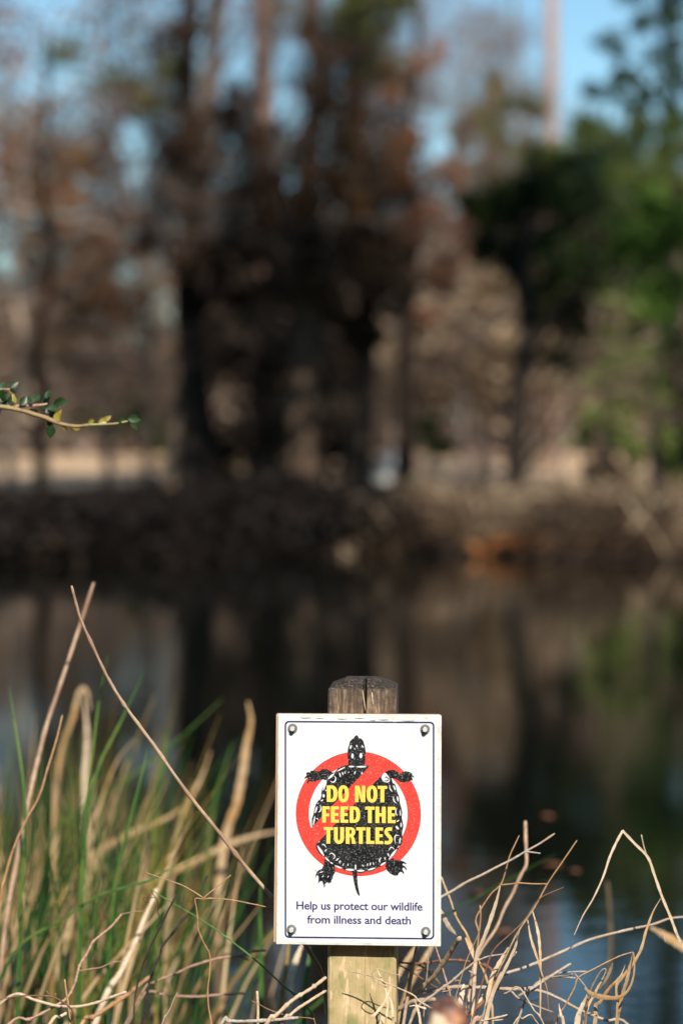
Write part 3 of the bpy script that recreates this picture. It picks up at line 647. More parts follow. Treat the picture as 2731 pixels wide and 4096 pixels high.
# white reflective film with a torn top edge
def ragged(pts, amp, step):
    out = []
    for i in range(len(pts) - 1):
        (a0, b0), (a1, b1) = pts[i], pts[i + 1]; L = math.hypot(a1 - a0, b1 - b0); n = max(1, int(L / step))
        for q in range(n):
            t = q / n; out.append((a0 + (a1 - a0) * t + random.uniform(-amp, amp), b0 + (b1 - b0) * t + random.uniform(-amp, amp)))
    out.append(pts[-1]); return out
topedge = [(1140, 2857), (1160, 2853), (1200, 2858), (1208, 2862), (1235, 2866), (1250, 2860), (1262, 2856), (1280, 2862), (1294, 2869), (1300, 2863), (1330, 2859), (1352, 2865), (1392, 2861), (1412, 2869), (1430, 2863), (1465, 2859), (1485, 2869), (1495, 2872), (1515, 2868), (1545, 2862), (1572, 2872), (1600, 2874), (1650, 2873), (1685, 2866), (1700, 2870), (1730, 2864), (1746, 2872), (1750, 2885)]
film = ragged(topedge, 1.0, 14) + ragged([(1750, 2890), (1751, 3100), (1747, 3400), (1749, 3740), (1747, 3758)], 1.6, 22) + ragged([(1735, 3763), (1500, 3762), (1250, 3764), (1130, 3761)], 1.2, 30) + ragged([(1118, 3750), (1120, 3500), (1125, 3200), (1126, 2900), (1127, 2868)], 1.2, 25)
m, nt, b = new_mat('white_reflective_film')
vv = coords(nt); g = noise(nt, vv, 14, 4, 0.6); g2 = noise(nt, vv, 900, 2)
c = ramp(nt, g, [(0.3, (0.66, 0.675, 0.69)), (0.6, (0.74, 0.745, 0.75))]); sp = noise(nt, vv, 90, 3, .4)
stk = noise(nt, coords(nt, (1, 1, .07)), 70, 4, .6); c = mixc(nt, ramp(nt, stk, [(0.5, (0, 0, 0)), (0.8, (0.35, 0.35, 0.35))]), c, (0.50, 0.48, 0.43))
c = mixc(nt, ramp(nt, noise(nt, vv, 7, 3, .5), [(0.5, (0, 0, 0)), (0.75, (0.55, 0.55, 0.55))]), c, (0.48, 0.49, 0.50))
c = mixc(nt, ramp(nt, sp, [(0.735, (0, 0, 0)), (0.76, (0.6, 0.6, 0.6))]), c, (0.35, 0.31, 0.27))
nt.links.new(c, b.inputs['Base Color']); b.inputs['Roughness'].default_value = 0.34; b.inputs['Specular IOR Level'].default_value = 0.5
bump(nt, b, g2, 0.10, 0.0005)
M['film'] = m
slab('film', [sxz(*q) for q in film], YP, YFILM, m)
# curled grey flaps along the torn edge
m_flap = stem_mat('torn_film_back', (0.42, 0.42, 0.40), (0.6, 0.6, 0.58), None, 200, .6)
for (u0, u1, v0, h) in [(1205, 1250, 2863, 7), (1268, 1300, 2864, 6), (1350, 1392, 2866, 9), (1420, 1462, 2863, 7), (1483, 1505, 2871, 8), (1515, 1560, 2868, 9), (1572, 1590, 2876, 7), (1605, 1660, 2872, 5)]:
    n = 6; V = []
    for i in range(n + 1):
        u = u0 + (u1 - u0) * i / n; t = math.sin(math.pi * (i + .3) / (n + .6))
        for k in range(3):
            x, z = sxz(u + random.uniform(-1.5, 1.5), v0 - h * t * 0.5 + k * h * t * 0.5 + random.uniform(-1, 1))
            V.append((x, YFILM - 0.0003 - 0.0011 * math.sin(k / 2 * math.pi) * t, z))
    link('film_flap', mesh_py('film_flap', V, [(i * 3 + k, i * 3 + k + 1, (i + 1) * 3 + k + 1, (i + 1) * 3 + k) for i in range(n) for k in range(2)], True), m_flap, sign)

# prints
def print_mat(name, col, spark, amt=0.5, sc=950):
    m, nt, b = new_mat(name)
    vv = coords(nt); g = noise(nt, vv, sc, 2, .6); g2 = noise(nt, vv, 60, 3)
    f = ramp(nt, g, [(0.56, (0, 0, 0)), (0.70, (amt, amt, amt))])  # sparkle of the reflective sheet, mixed into the ink colour as pale specks
    c = mixc(nt, f, col, spark)
    c = mixc(nt, ramp(nt, g2, [(0.4, (0, 0, 0)), (0.75, (0.05, 0.05, 0.05))]), c, spark)
    nt.links.new(c, b.inputs['Base Color']); b.inputs['Roughness'].default_value = 0.5; b.inputs['Specular IOR Level'].default_value = 0.25
    return m
M['red'] = print_mat('red_print', (0.66, 0.045, 0.034), (0.85, 0.32, 0.22), 0.5, 420)
M['black'] = print_mat('black_print', (0.004, 0.005, 0.006), (0.45, 0.45, 0.42), 0.5, 420)
M['yellow'] = print_mat('yellow_print', (0.90, 0.585, 0.085), (0.92, 0.70, 0.25), 0.4)
M['navy'] = print_mat('navy_print', (0.022, 0.013, 0.12), (0.3, 0.35, 0.5), 0.15)
M['navyline'] = print_mat('navy_line_print', (0.010, 0.010, 0.06), (0.4, 0.45, 0.6), 0.25)
LAYER = [YFILM - 0.00012]
def filled(name, loops, mat, layer, parent=sign):
    """flat printed shape from closed outlines (later ones inside earlier ones are holes)"""
    cu = bpy.data.curves.new(name, 'CURVE'); cu.dimensions = '2D'; cu.fill_mode = 'BOTH'
    for lp in loops:
        s = cu.splines.new('POLY'); s.points.add(len(lp) - 1); s.use_cyclic_u = True
        for i, (u, v) in enumerate(lp):
            x, z = sxz(u, v); s.points[i].co = (x, z, 0, 1)
    return curve_to_print(name, cu, mat, layer, parent)
def curve_to_print(name, cu, mat, layer, parent=sign, scale=None, off=(0, 0)):
    to = bpy.data.objects.new('tmp', cu); COL.objects.link(to)
    dg = bpy.context.evaluated_depsgraph_get(); me = bpy.data.meshes.new_from_object(to.evaluated_get(dg))
    bpy.data.objects.remove(to)
    y = YFILM - 0.00012 * layer
    for vv in me.vertices:
        x, z = vv.co.x, vv.co.y
        if scale: x, z = x * scale[0] + off[0], z * scale[1] + off[1]
        vv.co = (x, y, z)
    me.flip_normals() if len(me.polygons) and me.polygons[0].normal.y > 0 else None
    me.materials.clear(); me.name = name
    return link(name, me, mat, parent)
def circle(cx, cy, rx, ry=None, n=72, p=2.0, a0=0, a1=360):
    ry = ry or rx; out = []
    for i in range(n):
        a = math.radians(a0 + (a1 - a0) * i / n); ca, sa = math.cos(a), math.sin(a)
        out.append((cx + rx * math.copysign(abs(ca) ** (2 / p), ca), cy + ry * math.copysign(abs(sa) ** (2 / p), sa)))
    return out
def rrect(x0, y0, x1, y1, r):
    out = []
    for (cx, cy, a) in ((x1 - r, y0 + r, -90), (x1 - r, y1 - r, 0), (x0 + r, y1 - r, 90), (x0 + r, y0 + r, 180)):
        for i in range(7):
            t = math.radians(a + 90 * i / 6); out.append((cx + r * math.cos(t), cy + r * math.sin(t)))
    return out
z1 = lambda pts: [(1180 + x * .20408, 2900 + y * .20408) for x, y in pts]
z2 = lambda pts: [(1420 + x * .20408, 2900 + y * .20408) for x, y in pts]
z3 = lambda pts: [(1180 + x * .20408, 3250 + y * .20408) for x, y in pts]
z4 = lambda pts: [(1420 + x * .20408, 3250 + y * .20408) for x, y in pts]
filled('border_line', [rrect(1142, 2876, 1738, 3745, 17), rrect(1148.5, 2882.5, 1731.5, 3738.5, 12)], M['navyline'], 1)
filled('prohibition_ring', [circle(1435.7, 3245.5, 249, n=120), circle(1435.3, 3245.5, 196.5, n=120)], M['red'], 1)
turtle = empty('turtle_print'); turtle.parent = sign
head = z1([(1222,148),(1185,175),(1165,210),(1120,240),(1085,285),(1075,350),(1055,400),(1045,480),(1045,560),(1055,640),(1060,755),(1380,755),(1390,600),(1398,470),(1385,380),(1360,290),(1340,250),(1310,220),(1262,210),(1245,165)])
body = z1([(1060,742),(1000,745),(930,765),(860,805),(820,850),(790,890),(730,930),(690,960),(640,1040),(600,1120),(550,1200),(530,1290),(500,1380),(465,1450),(420,1520),(395,1620),(375,1720),(345,1800),(350,1950)]) \
     + z3([(400,480),(415,595),(445,690),(500,770),(580,825),(640,880),(720,945),(790,1010),(860,1040),(950,1065),(1010,1090),(1080,1110),(1150,1115),(1215,1110),(1290,1140),(1350,1130),(1410,1100),(1470,1105)]) \
     + z4([(320,1102),(390,1080),(440,1030),(510,1010),(600,960),(680,880),(760,800),(830,700),(880,620),(920,560),(940,490),(935,400),(930,330),(945,270),(958,200),(942,130)]) \
     + z2([(925,1760),(935,1660),(920,1580),(890,1480),(870,1340),(830,1240),(800,1120),(760,1080),(730,1010),(690,970),(640,920),(590,890),(545,925),(450,880),(330,775),(310,752)]) + z1([(1380,742)])
filled('body_print', [body], M['black'], 2, turtle)
filled('head_print', [head], M['black'], 3, turtle)
feet = [z1([(195,1025),(215,975),(250,950),(235,930),(240,895),(280,880),(320,890),(320,855),(360,855),(400,850),(440,860),(490,870),(530,835),(570,818),(620,815),(660,830),(700,855),(740,885),(790,890),(760,930),(690,1000),(620,1040),(560,1020),(500,1030),(450,1045),(400,1070),(350,1070),(310,1055),(280,1080),(270,1115),(250,1090),(260,1050),(285,1030),(260,985),(230,1000)]),
        z2([(600,875),(650,845),(720,828),(790,832),(840,865),(880,900),(920,900),(950,865),(1000,850),(1060,860),(1100,880),(1140,910),(1110,920),(1150,940),(1175,975),(1140,965),(1110,950),(1130,990),(1140,1030),(1100,1025),(1060,1050),(1020,1075),(960,1068),(900,1060),(850,1030),(800,1000),(740,985),(700,1000),(670,950),(630,900)]),
        z3([(590,850),(590,950),(570,1000),(545,1060),(490,1080),(445,1120),(420,1180),(412,1255),(435,1200),(460,1180),(480,1230),(470,1350),(500,1310),(545,1295),(570,1360),(590,1435),(605,1400),(600,1360),(640,1320),(680,1340),(730,1320),(725,1280),(760,1245),(755,1210),(780,1160),(810,1110),(795,1060),(785,1000),(720,950)]),
        z4([(640,900),(690,880),(760,830),(790,875),(850,880),(900,880),(960,900),(1015,935),(1010,955),(950,935),(940,970),(990,1000),(1025,1050),(1015,1070),(980,1030),(950,1015),(940,1060),(970,1120),(965,1160),(935,1110),(890,1105),(860,1140),(850,1175),(780,1180),(700,1140),(640,1080),(605,1000)])]
for f in feet: filled('foot_print', [f], M['black'], 3, turtle)
filled('tail_print', [z3([(1135,1085),(1230,1085),(1235,1250),(1250,1400),(1270,1500),(1285,1570),(1270,1585),(1235,1540),(1200,1450),(1170,1320),(1150,1200)])], M['black'], 3, turtle)
def lens(a, b_, w, n=8):
    (x0, y0), (x1, y1) = a, b_; L = math.hypot(x1 - x0, y1 - y0); nx_, ny_ = -(y1 - y0) / L, (x1 - x0) / L; up, dn = [], []
    for i in range(n + 1):
        t = i / n; h = w / 2 * math.sin(math.pi * t) ** 0.7 if 0 < t < 1 else 0.3
        up.append((x0 + (x1 - x0) * t + nx_ * h, y0 + (y1 - y0) * t + ny_ * h)); dn.append((x0 + (x1 - x0) * t - nx_ * h, y0 + (y1 - y0) * t - ny_ * h))
    return up + dn[::-1][1:-1]
def stroke(pts, w, taper=True):
    pts = [Vector((x, y, 0)) for x, y in pts]; pa = catmull(pts, 4); n = len(pa); up, dn = [], []
    for i, p in enumerate(pa):
        t = (pa[min(i + 1, n - 1)] - pa[max(i - 1, 0)]).normalized(); h = w / 2 * ((0.25 + 0.75 * math.sin(math.pi * i / (n - 1))) if taper else 1)
        up.append((p.x - t.y * h, p.y + t.x * h)); dn.append((p.x + t.y * h, p.y - t.x * h))
    return up + dn[::-1]
W1 = [lens((1095,430),(1118,342),32), lens((1212,342),(1238,390),28), lens((1325,345),(1348,405),22), lens((1172,400),(1192,440),15), circle(1140,560,24,50,16), circle(1305,552,29,52,16),
      lens((1058,768),(1182,768),34), lens((1205,772),(1420,768),36), lens((828,868),(1005,772),26), lens((662,1018),(792,898),44), stroke([(780,955),(812,990),(800,1050),(750,1078),(705,1050)],24), lens((885,888),(908,978),26), lens((940,870),(958,940),24), lens((988,855),(996,915),16), lens((1050,898),(1078,865),12), lens((1180,925),(1192,855),22), lens((1315,925),(1328,865),22),
      lens((558,1248),(638,1062),32), lens((488,1444),(536,1300),28), circle(578,1345,22,34,12), lens((610,1250),(648,1225),22), lens((408,1692),(452,1545),32), stroke([(510,1520),(525,1590),(505,1650),(470,1668)],22), lens((372,1932),(408,1735),28), stroke([(425,1785),(455,1790),(465,1815)],18), lens((520,1450),(570,1420),28), lens((455,1505),(480,1490),16)]
W2 = [stroke([(690,1120),(692,1180),(715,1225),(748,1256)],20), lens((762,1120),(800,1232),30), stroke([(765,1338),(762,1400),(782,1445),(822,1482)],22), lens((830,1335),(858,1448),30), stroke([(828,1568),(808,1630),(812,1680),(836,1728)],24), lens((890,1610),(900,1732),22), lens((828,1842),(870,1805),26), lens((912,1850),(912,1952),28), lens((735,1030),(765,1095),14)]
W3 = [lens((450,600),(590,815),50), stroke([(540,592),(585,585),(625,640)],22), lens((598,725),(640,670),24), lens((598,822),(692,920),30), lens((700,925),(762,962),26), stroke([(685,782),(730,750),(785,790),(795,830),(755,872)],22), lens((815,900),(875,850),26), lens((885,948),(905,890),32), lens((950,1000),(970,942),16), lens((1042,1000),(1060,952),20), stroke([(1200,975),(1200,1068)],26,False), lens((788,992),(945,1050),32), lens((998,1070),(1182,1078),44), lens((1218,1092),(1382,1088),40), lens((490,1140),(578,1108),18), lens((540,1228),(578,1190),16), lens((648,1232),(680,1195),16), lens((1325,970),(1362,1008),22), lens((480,540),(500,520),18)]
W4 = [stroke([(872,395),(810,392),(788,450),(802,555)],24), lens((895,428),(880,562),26), stroke([(672,690),(705,635),(745,632),(782,672)],20), lens((832,655),(668,872),44), lens((650,735),(678,808),26), stroke([(522,826),(490,880),(502,930)],26), lens((585,820),(608,875),20), lens((503,990),(618,915),36), lens((252,1005),(262,940),20), lens((305,985),(318,925),24), lens((365,915),(378,982),18), lens((252,1080),(422,1030),32), lens((805,210),(868,275),44), stroke([(835,635),(865,615),(870,590)],14)]
eye = [(590,890),(548,925),(525,975),(545,1030),(590,1065),(640,1078),(685,1060),(695,1000),(660,945),(625,905)]
W2.append(eye)
for q in [*map(z1, W1), *map(z2, W2), *map(z3, W3), *map(z4, W4)]: filled('shell_mark', [q], M['film'], 4, turtle)
for q in ([(600,990),(625,965),(655,990),(690,985)], [(590,1035),(630,1045),(668,1020),(690,1000)]): filled('shoulder_mark', [z2(stroke(q, 22))], M['black'], 5, turtle)
filled('slash', [[(1512, 3022), (1547, 3071), (1260, 3377), (1222, 3331)]], M['red'], 5)

def letter(ch, x0, x1, y0, y1):
    s = 15.2; bb = 12.0; w = x1 - x0; h = y1 - y0; cx = (x0 + x1) / 2; cy = (y0 + y1) / 2
    if ch == 'T': return [[(x0, y0), (x1, y0), (x1, y0 + bb), (cx + s / 2, y0 + bb), (cx + s / 2, y1), (cx - s / 2, y1), (cx - s / 2, y0 + bb), (x0, y0 + bb)]]
    if ch == 'L': return [[(x0, y0), (x0 + s, y0), (x0 + s, y1 - bb - .5), (x1, y1 - bb - .5), (x1, y1), (x0, y1)]]
    if ch == 'F': return [[(x0, y0), (x1, y0), (x1, y0 + bb), (x0 + s, y0 + bb), (x0 + s, cy - 4), (x1 - 2, cy - 4), (x1 - 2, cy + 7.5), (x0 + s, cy + 7.5), (x0 + s, y1), (x0, y1)]]
    if ch == 'E': return [[(x0, y0), (x1 - .5, y0), (x1 - .5, y0 + bb), (x0 + s, y0 + bb), (x0 + s, cy - 6), (x1 - 2, cy - 6), (x1 - 2, cy + 5.5), (x0 + s, cy + 5.5), (x0 + s, y1 - bb), (x1, y1 - bb), (x1, y1), (x0, y1)]]
    if ch == 'H': return [[(x0, y0), (x0 + s, y0), (x0 + s, cy - 7), (x1 - s, cy - 7), (x1 - s, y0), (x1, y0), (x1, y1), (x1 - s, y1), (x1 - s, cy + 6), (x0 + s, cy + 6), (x0 + s, y1), (x0, y1)]]
    if ch == 'N': return [[(x0, y0), (x0 + 17, y0), (x1 - 13, y0 + 40), (x1 - 13.5, y0 + 22), (x1 - 13.5, y0), (x1, y0), (x1, y1), (x1 - 16, y1), (x0 + 12.5, y1 - 40), (x0 + 13.5, y1 - 20), (x0 + 13.5, y1), (x0, y1)]]
    if ch == 'O': return [circle(cx, cy, w / 2, h / 2 + 1, 40, 2.35), circle(cx, cy, w / 2 - s, h / 2 - bb + 1, 32, 2.2)]
    if ch == 'D':
        o = [(x0, y0)] + [(q[0], q[1]) for q in circle(x0 + w * .42, cy, w * .58, h / 2, 24, 2.5, -90, 90)] + [(x0 + w * .42, y1), (x0, y1)]
        i = [(x0 + s, y0 + bb)] + circle(x0 + w * .42, cy, w * .58 - s, h / 2 - bb, 20, 2.3, -90, 90) + [(x0 + w * .42, y1 - bb), (x0 + s, y1 - bb)]
        return [o, i]
    if ch == 'U':
        yc = y1 - h * .32; o = [(x0, y0), (x0 + s, y0)]
        inner = [(cx + (w / 2 - s) * math.cos(math.radians(a)), yc + (h * .32 - bb) * math.sin(math.radians(a))) for a in range(180, -1, -15)]
        outer = [(cx + (w / 2) * math.cos(math.radians(a)), yc + (h * .32 + 1) * math.sin(math.radians(a))) for a in range(0, 181, 12)]
        return [o + inner + [(x1 - s, y0), (x1, y0)] + outer]
    if ch == 'R':
        bh = h * .56; cyb = y0 + bh / 2
        o = [(x0, y0)] + circle(x0 + w * .45, cyb, w * .49, bh / 2, 18, 2.4, -90, 62) + [(x0 + w * .74, y0 + bh - 2), (x0 + w * .86, y0 + bh + 6), (x1, y1), (x1 - 15.5, y1), (x0 + w * .56, y0 + bh + 9), (x0 + w * .48, y0 + bh + 2), (x0 + s, y0 + bh + 2), (x0 + s, y1), (x0, y1)]
        i = [(x0 + s, y0 + bb - 1)] + circle(x0 + w * .45, cyb, w * .49 - s + 1, bh / 2 - bb + 2, 14, 2.2, -90, 90) + [(x0 + w * .45, y0 + bh - bb + 2), (x0 + s, y0 + bh - bb + 2)]
        return [o, i]
    if ch == 'S':
        c = [(x1 - 3, y0 + 6.5), (x1 - 12, y0 + 5.8), (x0 + 12, y0 + 8), (x0 + 7.5, y0 + 18), (x0 + 12, y0 + 27), (cx + 2, cy + 1), (x1 - 9, cy + 9), (x1 - 7.3, y1 - 16), (x1 - 13, y1 - 7.5), (x0 + 10, y1 - 5.6), (x0 + 1.5, y1 - 7.2)]
        return [stroke(c, 13.6, False)]
rows = [('DO NOT', [(1310.6,1352.5),(1355.5,1398),None,(1423,1463.7),(1469,1511.8),(1513,1550)], 3132.7, 3198.4),
        ('FEED THE', [(1292,1322.5),(1327,1359),(1364.7,1395.7),(1401.5,1443),None,(1463.5,1500.6),(1504,1545),(1553,1584)], 3216, 3281),
        ('TURTLES', [(1298,1335.5),(1339,1379),(1386,1426),(1427.6,1464.7),(1468,1499.4),(1503.7,1534.7),(1538.8,1573)], 3299, 3365)]
for txt, spans, a, b_ in rows:
    for ch, sp in zip(txt, spans):
        if sp: filled('letter', letter(ch, sp[0], sp[1], a, b_), M['yellow'], 7)
def text_line(txt, u0, u1, base_v, cap_v):
    cu = bpy.data.curves.new('text', 'FONT'); cu.body = txt; cu.size = 1.0; cu.space_character = 0.97; cu.offset = 0.016; cu.resolution_u = 3
    to = bpy.data.objects.new('tmp', cu); COL.objects.link(to); dg = bpy.context.evaluated_depsgraph_get()
    me = bpy.data.meshes.new_from_object(to.evaluated_get(dg)); bpy.data.objects.remove(to)
    co = np.array([v.co[:] for v in me.vertices]); x0, x1 = co[:, 0].min(), co[:, 0].max(); top = co[:, 1].max()
    xa, zb = sxz(u0, base_v); xb, zc = sxz(u1, cap_v); kx = (xb - xa) / (x1 - x0); kz = (zc - zb) / top
    y = YFILM - 0.00012
    for v in me.vertices: v.co = (xa + (v.co.x - x0) * kx, y, zb + v.co.y * kz)
    if len(me.polygons) and me.polygons[0].normal.y > 0: me.flip_normals()
    me.materials.clear(); link('text_line', me, M['navy'], sign)
text_line('Help us protect our wildlife', 1189, 1691, 3629.5, 3597)
text_line('from illness and death', 1231.5, 1645, 3685, 3653)

# bolts with washers
mzinc, nt, b = new_mat('zinc_bolt'); b.inputs['Metallic'].default_value = 0.3; b.inputs['Roughness'].default_value = 0.4; b.inputs['Base Color'].default_value = (0.72, 0.72, 0.7, 1)
mwash, nt, b = new_mat('grey_washer'); b.inputs['Metallic'].default_value = 0.6; b.inputs['Roughness'].default_value = 0.55
nt.links.new(ramp(nt, noise(nt, coords(nt), 300, 4), [(0.3, (0.16, 0.16, 0.15)), (0.7, (0.30, 0.30, 0.28))]), b.inputs['Base Color'])
for (u, v) in [(1174, 2906), (1701, 2906), (1169.5, 3710), (1704.5, 3713)]:
    x, z = sxz(u, v)
    def disc(r0, r1, y0, y1, n, rot=0):
        V = [(x + r0 * math.cos(2 * math.pi * i / n + rot), y0, z + r0 * math.sin(2 * math.pi * i / n + rot)) for i in range(n)] + [(x + r1 * math.cos(2 * math.pi * i / n + rot), y1, z + r1 * math.sin(2 * math.pi * i / n + rot)) for i in range(n)]
        return V, [(i, (i + 1) % n, n + (i + 1) % n, n + i) for i in range(n)] + [tuple(range(n, 2 * n)), tuple(range(n))[::-1]]
    bo = empty('bolt'); bo.parent = sign
    V, Fc = disc(19.5 / PXM, 18 / PXM, YFILM, YFILM - 0.0022, 28); link('washer', mesh_py('washer', V, Fc), mwash, bo)
    V, Fc = disc(13 / PXM, 11 / PXM, YFILM - 0.0022, YFILM - 0.0035, 24); link('flange', mesh_py('flange', V, Fc), mwash, bo)
    V, Fc = disc(10.4 / PXM, 9.6 / PXM, YFILM - 0.0035, YFILM - 0.0085, 6, random.random()); link('hex_head', mesh_py('hex_head', V, Fc), mzinc, bo)

# ------------------------------------------------------------------ twigs, dry reeds and grass round the post
M['grey_wood'] = stem_mat('grey_stick', (0.26, 0.21, 0.165), (0.52, 0.44, 0.36), (0.36, 0.27, 0.19), 220, .8)
M['tan_stick'] = stem_mat('tan_stick', (0.36, 0.26, 0.165), (0.60, 0.46, 0.31), None, 180, .75)
M['straw'] = stem_mat('straw', (0.46, 0.30, 0.155), (0.70, 0.49, 0.29), (0.52, 0.31, 0.13), 90, .6, trans=.2)
M['straw_pale'] = stem_mat('pale_straw', (0.66, 0.49, 0.32), (0.84, 0.66, 0.47), None, 90, .6, trans=.25)
M['brown_twig'] = stem_mat('brown_twig', (0.12, 0.055, 0.03), (0.27, 0.13, 0.07), (0.18, 0.08, 0.05), 200, .6)
M['dark_vine'] = stem_mat('dark_vine', (0.016, 0.012, 0.012), (0.05, 0.036, 0.032), None, 200, .6)
M['orange_stem'] = stem_mat('orange_stem', (0.30, 0.15, 0.065), (0.50, 0.29, 0.14), None, 150, .5)
M['pink_twig'] = stem_mat('pink_brown_twig', (0.30, 0.17, 0.11), (0.50, 0.31, 0.22), None, 180, .65)
M['pink_stem'] = stem_mat('pale_pink_stem', (0.38, 0.25, 0.16), (0.54, 0.37, 0.25), (0.30, 0.18, 0.11), 90, .5)
M['green_stem'] = stem_mat('green_stem', (0.05, 0.14, 0.02), (0.10, 0.22, 0.04), None, 120, .45)
M['green_blade'] = stem_mat('green_blade', (0.028, 0.085, 0.018), (0.07, 0.16, 0.03), (0.13, 0.19, 0.04), 40, .45, trans=.25)
M['yellow_blade'] = stem_mat('yellowing_blade', (0.24, 0.17, 0.03), (0.42, 0.25, 0.06), (0.16, 0.19, 0.04), 40, .5, trans=.25)
M['olive_stalk'] = stem_mat('olive_stalk', (0.05, 0.035, 0.012), (0.11, 0.075, 0.03), None, 60)
REG = {'R': (1700, 3200, .6575), 'B': (1550, 3500, .3827), 'C': (2100, 3500, .4024), 'T': (1080, 3700, .523), 'K': (550, 3500, .4464), 'L': (0, 3600, .3827), 'O': (0, 2600, .4252), 'Z': (0, 2300, .7334), 'F': (0, 0, FS)}
def conv(reg, pts, Y0, Y1):
    ox, oy, s = REG[reg]; n = len(pts)
    return [P(ox + x * s, oy + y * s, Y0 + (Y1 - Y0) * i / max(1, n - 1)) for i, (x, y) in enumerate(pts)]
def plant(name, label, kind, mat, reg, Y0, Y1, w0, w1, pts, side=(), cat='twig', group=None, extend=True, knots=0, twist=0.4, extra=()):
    """one stick (t) or blade (r): a traced run of points at its own depth, grown on down to the soil where it leaves the frame"""
    wp = conv(reg, pts, Y0, Y1); s = REG[reg][2]; a, b_ = w0 * s / FOC * Y0, w1 * s / FOC * Y1
    wp += [P(*e) for e in extra]
    if extend:
        p, q = wp[-1], wp[-2]
        if p.z < 0.36 or extend == 2:
            d = (p - q).normalized(); g = Vector((p.x + d.x * .12, p.y + max(-.05, min(.05, d.y * .1)), gh(p.x, p.y) - .04))
            wp += [p.lerp(g, .45) + Vector((d.x * .03, 0, 0)), g]
    path = catmull(wp, 5); n = len(path); base = path[-1].copy(); path = [p - base for p in path]
    W = [a + (b_ - a) * i / (n - 1) for i in range(n)]
    if kind == 't':
        rad = [w / 2 * (1 + random.uniform(-.13, .13)) for w in W]
        if knots:
            for j in range(knots, n - 2, knots): rad[j] *= 1.5
        rad[0] *= .6
        o = link(name, tube_mesh(name, path, rad, 8, .11), M[mat])
    else:
        Wp = [w * min(1, .25 + 3.0 * i / n) * (1 + .12 * math.sin(i * 1.7)) for i, w in enumerate(W)]
        o = link(name, ribbon_mesh(name, path, Wp, .3, twist), M[mat])
    o.location = base; tag(o, label, cat, group)
    for (k2, sw0, sw1, sp) in side:
        pp = [p - base for p in catmull(conv(reg, sp, Y0, Y0 + (Y1 - Y0) * .3), 4)]
        # join the side shoot to the nearest point of the main stem
        j = min(range(n), key=lambda i: (path[i].x - pp[0].x) ** 2 + (path[i].z - pp[0].z) ** 2)
        dy = path[j].y - pp[0].y; pp = [q + Vector((0, dy, 0)) for q in pp]; m_ = len(pp)
        ww = [(sw0 + (sw1 - sw0) * i / (m_ - 1)) * s / FOC * Y0 for i in range(m_)]
        me = tube_mesh('side_shoot', pp, [w / 2 for w in ww], 6, .05) if k2 == 't' else ribbon_mesh('side_shoot', pp, ww, .3, .3)
        link('side_shoot', me, M[mat], o)
    return o
TW = 'dead twigs beside the post'; RD = 'dry reeds beside the post'
# -- right of the post
plant('twig', 'grey forked branch sticking out behind the right edge of the sign', 't', 'grey_wood', 'R', 3.60, 3.58, 11, 22, [(787,203),(700,262),(615,310),(520,365),(430,410),(340,458),(250,500),(170,550),(95,592),(20,650),(-30,780)], [('t', 13, 8, [(615,312),(650,316),(697,322)])], 'twig', TW, extend=2)
plant('broken_stick', 'thick broken grey stick leaning on the post below the sign corner', 't', 'tan_stick', 'B', 3.50, 3.64, 52, 60, [(757,648),(700,735),(640,830),(560,945),(480,1062),(400,1140),(290,1240),(200,1322),(160,1480)], [], 'stick', TW, extend=2)
plant('twig', 'dark brown twig arching to a knotted elbow right of the post', 't', 'brown_twig', 'B', 3.66, 3.58, 20, 44, [(110,915),(230,922),(350,925),(450,912),(550,893),(680,888),(800,897),(900,912),(970,932),(1050,960),(1105,1030),(1130,1140),(1150,1160),(1090,1240),(950,1370),(820,1490),(740,1580)], [('t', 14, 8, [(1060,1160),(1075,1175),(1100,1180)])], 'twig', TW, knots=14)
plant('twig', 'long thin red brown twig curving up across the straight dry reed', 't', 'brown_twig', 'R', 3.52, 3.48, 5, 12, [(842,530),(800,548),(765,562),(705,592),(665,635),(630,690),(590,745),(545,790),(500,830),(440,885),(400,940),(372,1020),(340,1130),(312,1240),(285,1365)], [], 'twig', TW, knots=9)
plant('dry_reed', 'straight tall dry reed slanting above the red brown twig', 't', 'straw', 'R', 3.60, 3.60, 7, 13, [(922,245),(830,380),(742,510),(672,640),(604,740),(545,835),(485,960),(435,1060),(392,1180),(365,1340)], [], 'reed', RD)
plant('dry_reed', 'out of focus reed with pale blunt upright tip right of the sign', 't', 'pink_stem', 'R', 3.95, 3.85, 24, 15, [(608,128),(609,200),(612,300),(614,392),(590,440),(560,500),(530,572),(480,662),(430,782),(350,900),(300,1000),(270,1150)], [], 'reed', RD, extend=2)
plant('dry_reed', 'pale flattened reed blade rising beside the bent brown stem', 'r', 'straw_pale', 'R', 3.56, 3.58, 26, 18, [(455,522),(440,590),(420,660),(380,780),(345,870),(312,945),(300,1100),(290,1300)], [], 'reed', RD, extend=2)
plant('twig', 'bent brown stem with a level straw side shoot', 't', 'orange_stem', 'R', 3.62, 3.60, 7, 12, [(571,215),(540,280),(510,350),(465,502),(400,570),(340,660),(306,730),(324,810),(312,940),(300,1100)], [('t', 10, 7, [(458,512),(520,506),(570,500),(650,505),(742,505)]), ('t', 9, 9, [(330,632),(334,700),(325,800)])], 'twig', TW, extend=2)
plant('dry_reed', 'jointed tan reed emerging behind the sign edge', 't', 'straw', 'R', 3.66, 3.60, 13, 17, [(96,465),(120,530),(150,602),(185,705),(222,770),(252,818),(300,940),(350,1030),(380,1120),(402,1230),(410,1350)], [('r', 14, 38, [(240,812),(262,860),(290,915),(312,950)])], 'reed', RD, knots=14)
